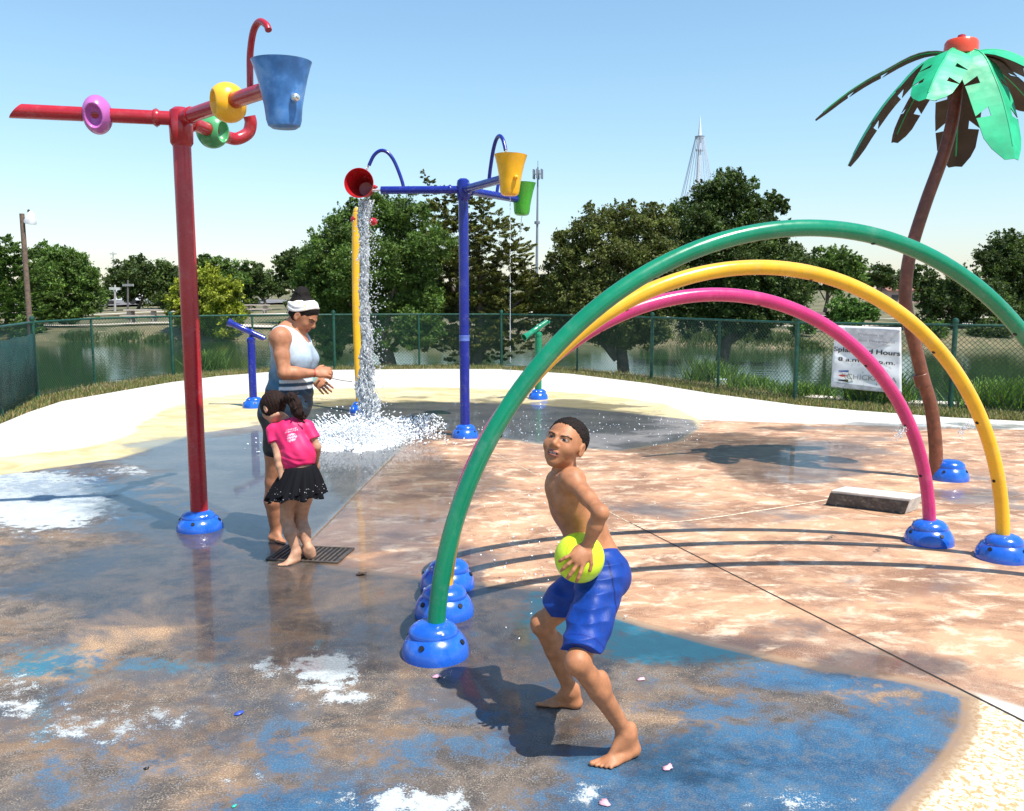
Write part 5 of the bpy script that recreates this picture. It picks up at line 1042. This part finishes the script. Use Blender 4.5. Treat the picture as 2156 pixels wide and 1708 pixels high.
for i in range(520):
    z_ = r.uniform(0, 2.6); c_, w_ = col_at(z_); a_ = r.uniform(0, 6.28); q = r.uniform(.1, .8) * w_; c = np.array([c_ + .03 * math.sin(z_ * 7) * w_ * 6 + math.cos(a_) * q, 9.62 + math.sin(a_) * q * .8, z_])
    d = np.array([r.normal(0, .3), r.normal(0, .3), 1]) * r.uniform(.02, .09); s.cone(c - d, c + d, r.uniform(.005, .013), r.uniform(.003, .010), k=.010)
s.build('strands', M_wat, wf)
n = 900; z = r.uniform(.2, 2.6, n); C = np.stack([-1.54 + r.normal(0, .07, n) - .03 * z, 9.62 + r.normal(0, .1, n), z], 1); drops('spray', C, r.uniform(.003, .007, n), M_jet, wf, None, .3)
# splash
sp = thing('splash', (-1.62, 9.5, 0), 'white splash spreading on the pad where the falling water lands', 'splash')
n = 12000; a = r.uniform(0, 6.28, n); rad = np.abs(r.normal(0, .34, n)); hmax = np.interp(rad, [0, .3, .7, 1.2], [.18, .24, .20, .08])
C = np.stack([-1.74 + np.cos(a) * rad * 1.0, 9.32 + np.sin(a) * rad * .85, np.abs(r.normal(0, .45, n)) * hmax + .004], 1); st = np.stack([np.cos(a), np.sin(a), r.uniform(0, 1.2, n)], 1)
drops('droplets', C, r.uniform(.0025, .0085, n), M_foam, sp, st, .5, 5, 1.6)
n = 1300; a = r.uniform(.0, .9, n); rad = r.uniform(.3, .95, n); C = np.stack([-1.68 + np.cos(a) * rad, 9.35 + np.sin(a) * rad * .75, r.uniform(0, .26, n) * np.interp(rad, [.5, .9, 1.35], [.9, 1, .35])], 1); drops('spray', C, r.uniform(.003, .008, n), M_foam, sp, None, .4, 6)
N = 90; gx = np.linspace(-1.3, 1.3, N); gy = np.linspace(-.8, .8, N); X, Y = np.meshgrid(gx, gy); RR = np.hypot(X / 1.02, Y / .62) + .10 * np.sin(X * 9 + 2 * np.sin(Y * 7)) + .07 * np.sin(Y * 23 + X * 5)
Zf = .035 * np.clip(1 - RR, -.3, 1) + .016 * np.sin(X * 41 + 3 * np.sin(Y * 31)) * np.sin(Y * 47) + .01 * r.normal(size=X.shape)
Zf = np.where(RR < .95, np.maximum(Zf, .003 + .012 * r.rand(*X.shape)), -.03)
I = np.arange(N * N).reshape(N, N); F = np.stack([I[:-1, :-1], I[:-1, 1:], I[1:, 1:], I[1:, :-1]], -1).reshape(-1, 4)
mesh_obj('foam_sheet', np.stack([X * .55 - 1.74, Y + 9.33, Zf], -1).reshape(-1, 3), F, M_foam, sp, smooth=True)
# thin streams of the spouts and dripping buckets
def stream(name, label, a, v, t1, r0, r1, m=M_jet, n=30, brk=0):
    pts = []; a = np.array(a, float); v = np.array(v, float)
    for i in range(n + 1):
        t = t1 * i / n; pts.append(a + v * t - np.array([0, 0, 4.9 * t * t]) + r.normal(0, .0012, 3))
    mb = MB(); rad = np.linspace(r0, r1, n + 1) * r.uniform(.75, 1.3, n + 1)
    if brk:
        i = 0
        while i < n - 2:
            k = r.randint(1, 3); mb.tube(pts[i:i + k + 1], list(rad[i:i + k + 1]), 6); i += k + r.randint(0, brk + 1)
    else: mb.tube(pts, list(rad), 8)
    o = mb.build(name, m); return tag(o, label, 'water')
zz = np.array([0, 0, 1.])
for an, Lq, lab in ((b1, 0, 'short stream running from the blue spout pipe into the tipped red bucket'), (b2, 0, 'short stream running from the blue spout pipe into the yellow bucket'), (b3, 0, 'short stream running from the blue spout pipe into the green bucket')):
    d = np.array([math.cos(an), math.sin(an), 0]); stream('water_stream', lab, bh + d * 1.05 + zz * .27, d * .25, .13 if an != b1 else .16, .011, .013)
d = np.array([math.cos(b2), math.sin(b2), 0]); stream('water_drip', 'broken thin drip falling from the yellow bucket', bh + d * 1.15 + zz * -.20, (0, 0, 0), .62, .004, .004, brk=1, n=60)
d = np.array([math.cos(b3), math.sin(b3), 0]); stream('water_drip', 'thin drip falling from the green bucket', bh + d * 1.22 + zz * -.20, (-.12, 0, 0), .25, .005, .003)
# small jets from the arch nozzles
def jets():
    C = []
    for (x, y, Y, dx) in ((1905, 905, 5.3, -.05), (2045, 893, 5.0, -.06)):
        c = P(x, y, Y)
        for i in range(60): t = r.rand(); C.append(c + np.array([dx * 2 * t + r.normal(0, .012), -.1 * t, -.05 * t * t + r.normal(0, .012)]))
    for i in range(70): C.append(np.append(G(r.uniform(985, 1060), r.uniform(820, 1010))[:2] * np.array([1, 1]), r.uniform(0, .12)))
    drops('x', np.array(C), r.uniform(.002, .005, len(C)), M_jet)
    return bpy.data.objects[-1] if False else None
C = []
for (x, y, Y, dx) in ((1905, 905, 5.3, -.05), (2045, 893, 5.0, -.06)):
    c = P(x, y, Y)
    for i in range(70): t = r.rand(); C.append(c + np.array([dx * 2 * t + r.normal(0, .012), -.1 * t, -.05 * t * t + r.normal(0, .012)]))
tag(drops('nozzle_spray', np.array(C), r.uniform(.002, .005, len(C)), M_jet, None), 'fine spray drops beside the right legs of the magenta and yellow arches', 'water', kind='stuff')
C = []
for i in range(240):
    g_ = G(r.uniform(980, 1480), r.normal(905, 18)); C.append((g_[0], g_[1], abs(r.normal(0, .04))))
for i in range(110):
    g_ = G(r.normal(1150, 90), r.normal(1140, 90)); C.append((g_[0], g_[1], abs(r.normal(0, .03))))
tag(drops('water_droplets', np.array(C), r.uniform(.002, .006, len(C)), M_foam, None, seed=8), 'scattered drops bouncing on the wet pad around the blue tower and the boy', 'water', kind='stuff')

# ------------------------------------------------------------------ far structures and small things
def tower():
    Y = 170; z0 = 3.0; x = P(1467, 420, Y)[0]; top = P(1473, 243, Y)[2]; root = thing('spire_tower', (x, Y, z0), 'tall pale needle tower with fanned cables far behind the trees', 'tower')
    mw = mat('white_tower_steel', (.62, .66, .72), .5); mg = mat('tower_grey', (.30, .34, .42), .5); mc = mat('pale_cable', (.50, .56, .66), .5)
    zt = P(1473, 290, Y)[2]; xt = P(1473, 300, Y)[0]
    MB().tube([(x, Y, z0), (xt, Y, zt)], [.62, .34], 14).build('mast', mw, root)
    MB().tube([(xt, Y, zt), (xt, Y, top)], [.40, .03], 12).build('spire', mw, root)
    MB().lathe([(.45, -.35), (.85, -.1), (.95, .25), (.6, .35)], (xt, Y, zt), seg=20).build('crown_ring', mg, root)
    MB().lathe([(.4, -.1), (.75, 0), (.7, .3), (.4, .35)], (xt, Y, P(1472, 318, Y)[2]), seg=20).build('lower_ring', mg, root)
    for k in range(22):
        a = 2 * math.pi * k / 22; rr_ = 6.2
        MB().tube([(xt + .8 * math.cos(a), Y + .8 * math.sin(a), zt + .2), (x + rr_ * math.cos(a), Y + rr_ * math.sin(a), z0 + 4)], .05, 5).build('cable', mc, root)
    for sx in (-1, 1): MB().tube(spline([(x, Y - .3, P(1470, 385, Y)[2]), (x + sx * 1.2, Y - .3, P(1470, 400, Y)[2]), (x + sx * 2.2, Y - .3, P(1470, 430, Y)[2]), (x + sx * 2.6, Y - .3, z0)], 5), .14, 8).build('brace', mw, root)
tower()
def cell():
    Y = 140; z0 = 2.6; x = P(1130, 500, Y)[0]; top = P(1133, 352, Y)[2]; root = thing('cell_mast', (x, Y, z0), 'thin grey antenna mast with a cluster of aerials on top, right of the green bucket', 'antenna mast')
    m = mat('galvanised_steel', (.20, .22, .26), .5, metal=.3); MB().tube([(x, Y, z0), (x + .15, Y, top)], [.26, .12], 10).build('mast', m, root)
    for k in range(6):
        a = k * math.pi / 3 + .3; c = np.array([x + .15 + .75 * math.cos(a), Y + .75 * math.sin(a), top - 1.1]); b = MB(); b.box(c, (.28, .18, 1.5)); b.box((c + np.array([x + .15, Y, top - 1.1])) / 2, (.75, .08, .08), [np.array([math.cos(a), math.sin(a), 0]), np.array([-math.sin(a), math.cos(a), 0]), zz]); b.build('antenna', m, root, smooth=False)
    MB().tube([(x + .15, Y, top), (x + .15, Y, top + 1.0)], .05, 6).build('lightning_rod', m, root); MB().lathe([(.02, 0), (.45, .1), (.45, .5), (.02, .6)], (x + .06, Y, P(1131, 473, Y)[2])).build('junction_drum', m, root)
cell()
def pole():
    Y = 41; g_ = terrain_h(np.array([P(68, 700, Y)[0]]), np.array([41.]))[0]; Y = 30.0; b0 = P(64, 700, Y); t0 = P(46, 450, Y)
    # wooden lamp pole stands on the near side of the pond, just outside the fence
    root = thing('lamp_pole', (b0[0], Y, -1.4), 'weathered wooden lamp pole with one white floodlight at the far left', 'lamp pole')
    mw = mat('weathered_wood', (.16, .105, .075), .9, .3, 12, .5, 40); MB().tube([(b0[0], Y, -1.4), tuple(t0)], [.105, .080], 14).build('pole', mw, root)
    c = P(64, 462, Y); ml = mat('white_lamp_housing', (.72, .72, .72), .4)
    MB().tube([t0 - [0, 0, .12], c + [-.02, 0, .0]], .022, 8).build('bracket', mw, root)
    lm = MB().lathe([(.04, .28), (.12, .19), (.17, .03), (.20, -.07), (.20, -.14), (.16, -.15), (.02, -.12)], c, (.25, -.2, 1), 20).build('floodlight', ml, root)
    MB().lathe([(.03, .0), (.045, .04), (.04, .10), (.01, .12)], c + [-.04, 0, .22], seg=12).build('photocell', mat('dark_cell', (.05, .05, .05), .5), lm)
pole()
for i, (x, y0, y1, Y, r_, lab) in enumerate(((239, 530, 625, 120, .10, 'very thin pale pole rising above the trees left of the red tower'), (243, 600, 672, 70, .10, 'short pale post by the car park, left one of a pair'), (270, 590, 690, 52, .07, 'dark grey post by the car park, right one of a pair'))):
    c0 = P(x, y1, Y); g_ = terrain_h(np.array([c0[0]]), np.array([float(Y)]))[0]; c1 = P(x - 1, y0, Y); mb = MB().tube([(c0[0], Y, g_ - .1), tuple(c1)], [r_, r_ * .7], 8)
    root = thing('utility_pole', (c0[0], Y, g_), lab, 'pole'); mb.build('pole', mat('pole_paint', (.35, .33, .32) if i != 2 else (.12, .11, .11), .7), root); MB().box(c1 - [0, 0, .3], (r_ * 9, r_ * 2, r_ * 2)).build('crossbar', M_bolt, root, smooth=False)
def car(x, Y, col, label, name='parked_car', L=4.6, rz=.1, van=False):
    c = P(x, 650, Y); g_ = terrain_h(np.array([c[0]]), np.array([float(Y)]))[0] + .19; root = thing(name, (c[0], Y, g_), label, 'car')
    A = [np.array([math.cos(rz), math.sin(rz), 0]), np.array([-math.sin(rz), math.cos(rz), 0]), zz]; o_ = np.array([c[0], Y, g_]); W_ = 1.8
    prof = [(-.5, .35), (-.5, .85), (-.42, .95), (-.30, 1.45), (.12, 1.5), (.27, 1.0), (.47, .88), (.5, .6), (.5, .35)] if not van else [(-.5, .35), (-.5, 1.0), (-.1, 1.02), (-.05, 1.6), (.18, 1.62), (.28, 1.1), (.48, .98), (.5, .6), (.5, .35)]
    V = []; 
    for s in (-1, 1):
        for p, h in prof: V.append(o_ + A[0] * p * L + A[1] * s * W_ / 2 * (1 - .12 * max(0, h - .9)) + zz * h)
    n_ = len(prof); F = [tuple(range(n_))[::-1], tuple(range(n_, 2 * n_))] + [(i, (i + 1) % n_, n_ + (i + 1) % n_, n_ + i) for i in range(n_)]
    b = mesh_obj('body', V, F, mat('car_paint', col, .3), root); md = b.modifiers.new('b', 'BEVEL'); md.width = .06; md.segments = 2
    MB().box(o_ + A[0] * (-.08 * L) + zz * 1.22, (L * .40, W_ * .94, .34), A).build('windows', mat('car_glass', (.01, .012, .015), .1), root, smooth=False)
    for sx in (-.31, .31):
        for sy in (-1, 1): MB().lathe([(.08, -.1), (.32, -.1), (.34, -.05), (.34, .05), (.32, .1), (.02, .1)], o_ + A[0] * sx * L + A[1] * sy * W_ * .46 + zz * .33, A[1], 18).build('wheel', mat('tyre_rubber', (.015, .015, .015), .8), root)
car(250, 84, (.75, .75, .75), 'white pickup truck with dark windows parked across the pond at the left', 'parked_truck', 5.0, .15, True)
car(205, 88, (.45, .47, .50), 'silver car half hidden by the rounded tree across the pond', 'parked_car', 4.4, .3)
def building(x0, x1, y0, Y, col, roofc, label, name='park_building', nwin=3):
    a = P(x0, 640, Y); b = P(x1, 640, Y); zt = P(x0, y0, Y)[2]; g_ = terrain_h(np.array([a[0]]), np.array([float(Y)]))[0] - .2; w = b[0] - a[0]; D_ = max(3, w * .6)
    root = thing(name, ((a[0] + b[0]) / 2, Y, g_), label, 'building'); cxx = (a[0] + b[0]) / 2; hw = zt - g_
    MB().box((cxx, Y + D_ / 2, g_ + hw * .42), (w, D_, hw * .84)).build('wall', mat('building_wall', col, .9, .1, 3), root, smooth=False)
    V = [(cxx - w * .54, Y - .4, g_ + hw * .842), (cxx + w * .54, Y - .4, g_ + hw * .842), (cxx + w * .54, Y + D_ + .4, g_ + hw * .842), (cxx - w * .54, Y + D_ + .4, g_ + hw * .842), (cxx - w * .5, Y + D_ / 2, zt + .2), (cxx + w * .5, Y + D_ / 2, zt + .2)]
    mesh_obj('roof', V, [(0, 1, 5, 4), (2, 3, 4, 5), (0, 4, 3), (1, 2, 5), (0, 3, 2, 1)], mat('building_roof', roofc, .8), root)
    for i in range(nwin):
        xx = cxx - w / 2 + w * (i + .5) / nwin; MB().box((xx, Y - .03, g_ + hw * .42), (w / nwin * .45, .08, hw * .34)).build('window', mat('building_glass', (.03, .035, .04), .15), root, smooth=False)
building(1868, 1960, 606, 100, (.50, .34, .30), (.28, .12, .09), 'low pinkish building with a red roof behind the palm trunk')
building(1980, 2010, 600, 130, (.72, .70, .68), (.55, .54, .52), 'small white building seen through the green arch at the right', nwin=2)
building(1690, 1750, 664, 52, (.16, .10, .08), (.10, .06, .05), 'dark brown picnic shelter low on the far bank, left of the shrub', 'picnic_shelter')
building(2105, 2150, 560, 170, (.6, .6, .6), (.4, .4, .42), 'grey flat roofed block on the horizon by the large tree at the right edge', 'distant_building')
# low car-park wall, picnic tables
kb2 = MB(); c0 = P(200, 630, 108); c1 = P(330, 634, 104); g_ = terrain_h(np.array([c0[0]]), np.array([108.]))[0]; kb2.box(((c0[0] + c1[0]) / 2, 106, g_ + .25), (c1[0] - c0[0], .4, .7)); tag(kb2.build('low_wall', mat('pinkish_wall', (.50, .36, .31), .9), smooth=False), 'low pinkish wall along the back of the car park', 'wall')
for x, Y, lab in ((540, 62, 'picnic table on the lawn left of the woman'), (1660, 50, 'picnic table on the far bank beside the brown shelter'), (300, 47, 'bench table on the far bank right of the lamp pole')):
    c = P(x, 650, Y); g_ = terrain_h(np.array([c[0]]), np.array([float(Y)]))[0]; root = thing('picnic_table', (c[0], Y, g_), lab, 'picnic table'); mw = mat('table_concrete', (.42, .36, .31), .9)
    MB().box((c[0], Y, g_ + .74), (1.8, .75, .07)).build('table_top', mw, root, smooth=False)
    for s_ in (-1, 1):
        MB().box((c[0], Y + s_ * .7, g_ + .44), (1.8, .28, .06)).build('bench_seat', mw, root, smooth=False); b = MB(); b.box((c[0] + s_ * .6, Y, g_ + .36), (.12, .5, .70)); b.box((c[0] + s_ * .6, Y, g_ + .33), (.08, 1.5, .08)); b.build('leg', mw, root, smooth=False)
c = P(1517, 812, 15.6); z0 = terrain_h(np.array([c[0]]), np.array([15.6]))[0]
tb = thing('plastic_tub', (c[0], 15.6, z0), 'small white plastic tub among the weeds behind the fence', 'tub'); zt = c[2] + .12
MB().lathe([(.06, 0), (.09, .01), (.105, zt - z0 - .02), (.112, zt - z0), (.10, zt - z0), (.09, .03), (.01, .02)], (c[0], 15.6, z0)).build('body', mat('white_plastic', (.7, .72, .72), .4), tb)
# petals and scraps of burst balloons on the pad
def scrap(x, y, w, col, label, seed, asp=.5, cat='petal', name='petal', rim=None):
    g_ = G(x, y); rn = np.random.RandomState(seed); s_ = w * g_[1] / FPX; n_ = 14; V = [(g_[0], g_[1], .006 + s_ * .12)]; th = rn.uniform(0, 3.14)
    for i in range(n_):
        a = 2 * math.pi * i / n_; q_ = s_ * .5 * rn.uniform(.75, 1.2); u, v = math.cos(a) * q_, math.sin(a) * q_ * asp * 1.6
        V.append((g_[0] + u * math.cos(th * .3) - v * math.sin(th * .3), g_[1] + u * math.sin(th * .3) + v * math.cos(th * .3), .0045 + rn.uniform(0, .25) * s_ * (.5 + .5 * math.cos(a))))
    o = mesh_obj(name, V, [(0, i + 1, (i + 1) % n_ + 1) for i in range(n_)], mat(name + '_skin', col, .35), smooth=True); md = o.modifiers.new('s', 'SOLIDIFY'); md.thickness = .002
    tag(o, label, cat)
pk = (.78, .40, .47)
scrap(920, 1426, 22, pk, 'pink petal on the pad below the cuff of the green arch', 1)
scrap(1350, 1432, 20, pk, 'pink petal on the teal paint to the right of the boy', 2)
scrap(1405, 1619, 26, pk, 'curled pink petal right of the near foot of the boy', 3)
scrap(1272, 1693, 20, pk, 'pink petal at the bottom edge of the picture', 4, .9)
scrap(1190, 1478, 9, pk, 'tiny pink petal beside the far foot of the boy', 5)
scrap(503, 1504, 20, (.05, .10, .55), 'blue scrap on the worn paint in the lower left', 6, name='scrap', cat='scrap')
scrap(308, 1620, 12, (.01, .01, .012), 'tiny black scrap in the lower left', 7, name='scrap', cat='scrap')
scrap(493, 1700, 11, (.03, .5, .35), 'tiny green scrap at the bottom edge', 8, name='scrap', cat='scrap')
scrap(762, 1210, 26, (.07, .035, .02), 'brown leaf scrap right of the feet of the girl', 9, name='scrap', cat='scrap')
# floor grate by the feet of the girl
gc = G(655, 1168); gr = thing('drain_grate', (gc[0], gc[1], 0), 'dark square drain grate in the pad behind the heels of the girl', 'drain grate'); u_ = nrm(G(735, 1160) - G(565, 1152)); v_ = np.array([-u_[1], u_[0], 0]); mgr = mat('dark_grate_iron', (.075, .058, .045), .5, .4, 20)
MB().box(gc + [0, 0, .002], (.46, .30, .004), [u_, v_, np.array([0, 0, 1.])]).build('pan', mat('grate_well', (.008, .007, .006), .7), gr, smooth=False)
b = MB()
for k in range(15): b.box(gc + u_ * (-.21 + .03 * k) + [0, 0, .006], (.012, .28, .005), [u_, v_, np.array([0, 0, 1.])])
for s_ in (-1, 1): b.box(gc + v_ * s_ * .146 + [0, 0, .0065], (.46, .016, .008), [u_, v_, np.array([0, 0, 1.])]); b.box(gc + u_ * s_ * .226 + [0, 0, .0068], (.014, .276, .008), [u_, v_, np.array([0, 0, 1.])])
b.build('bars', mgr, gr, smooth=False)
# tooled joint in the concrete
jb = []; a = G(1325, 1100); b_ = G(2300, 1592)
d = (b_ - a) / np.linalg.norm(b_ - a); nrm = np.array([-d[1], d[0], 0]); tag(mesh_obj('pavement_joint', [a - nrm * .0045 + [0, 0, .002], b_ - nrm * .006 + [0, 0, .002], b_ + nrm * .006 + [0, 0, .002], a + nrm * .0045 + [0, 0, .002]], [(0, 1, 2, 3)], mat('dark_joint', (.02, .015, .012), .9)), kind='structure')
def seam(pts, w, col, nm):
    q = spline([G(x, y, .0022) for x, y in pts], 8); V = []
    for i, p in enumerate(q):
        t_ = q[min(i + 1, len(q) - 1)] - q[max(i - 1, 0)]; t_ /= np.linalg.norm(t_); n_ = np.array([-t_[1], t_[0], 0]) * w / 2; V += [p - n_, p + n_]
    tag(mesh_obj('pavement_joint', V, [(2 * i, 2 * i + 2, 2 * i + 3, 2 * i + 1) for i in range(len(q) - 1)], mat(nm, col, .9, .4, 30)), kind='structure')
seam([(832, 958), (760, 1030), (700, 1092), (640, 1152)], .012, (.16, .10, .06), 'brown_joint')
seam([(1325, 1104), (1450, 1096), (1600, 1075), (1742, 1052)], .018, (.62, .52, .38), 'pale_joint')
seam([(1050, 958), (1130, 1000), (1220, 1045), (1325, 1100)], .010, (.50, .40, .28), 'pale_joint_sand')
seam([(1742, 1052), (1850, 1085), (1960, 1085), (2156, 1040)], .008, (.30, .20, .14), 'faint_joint')
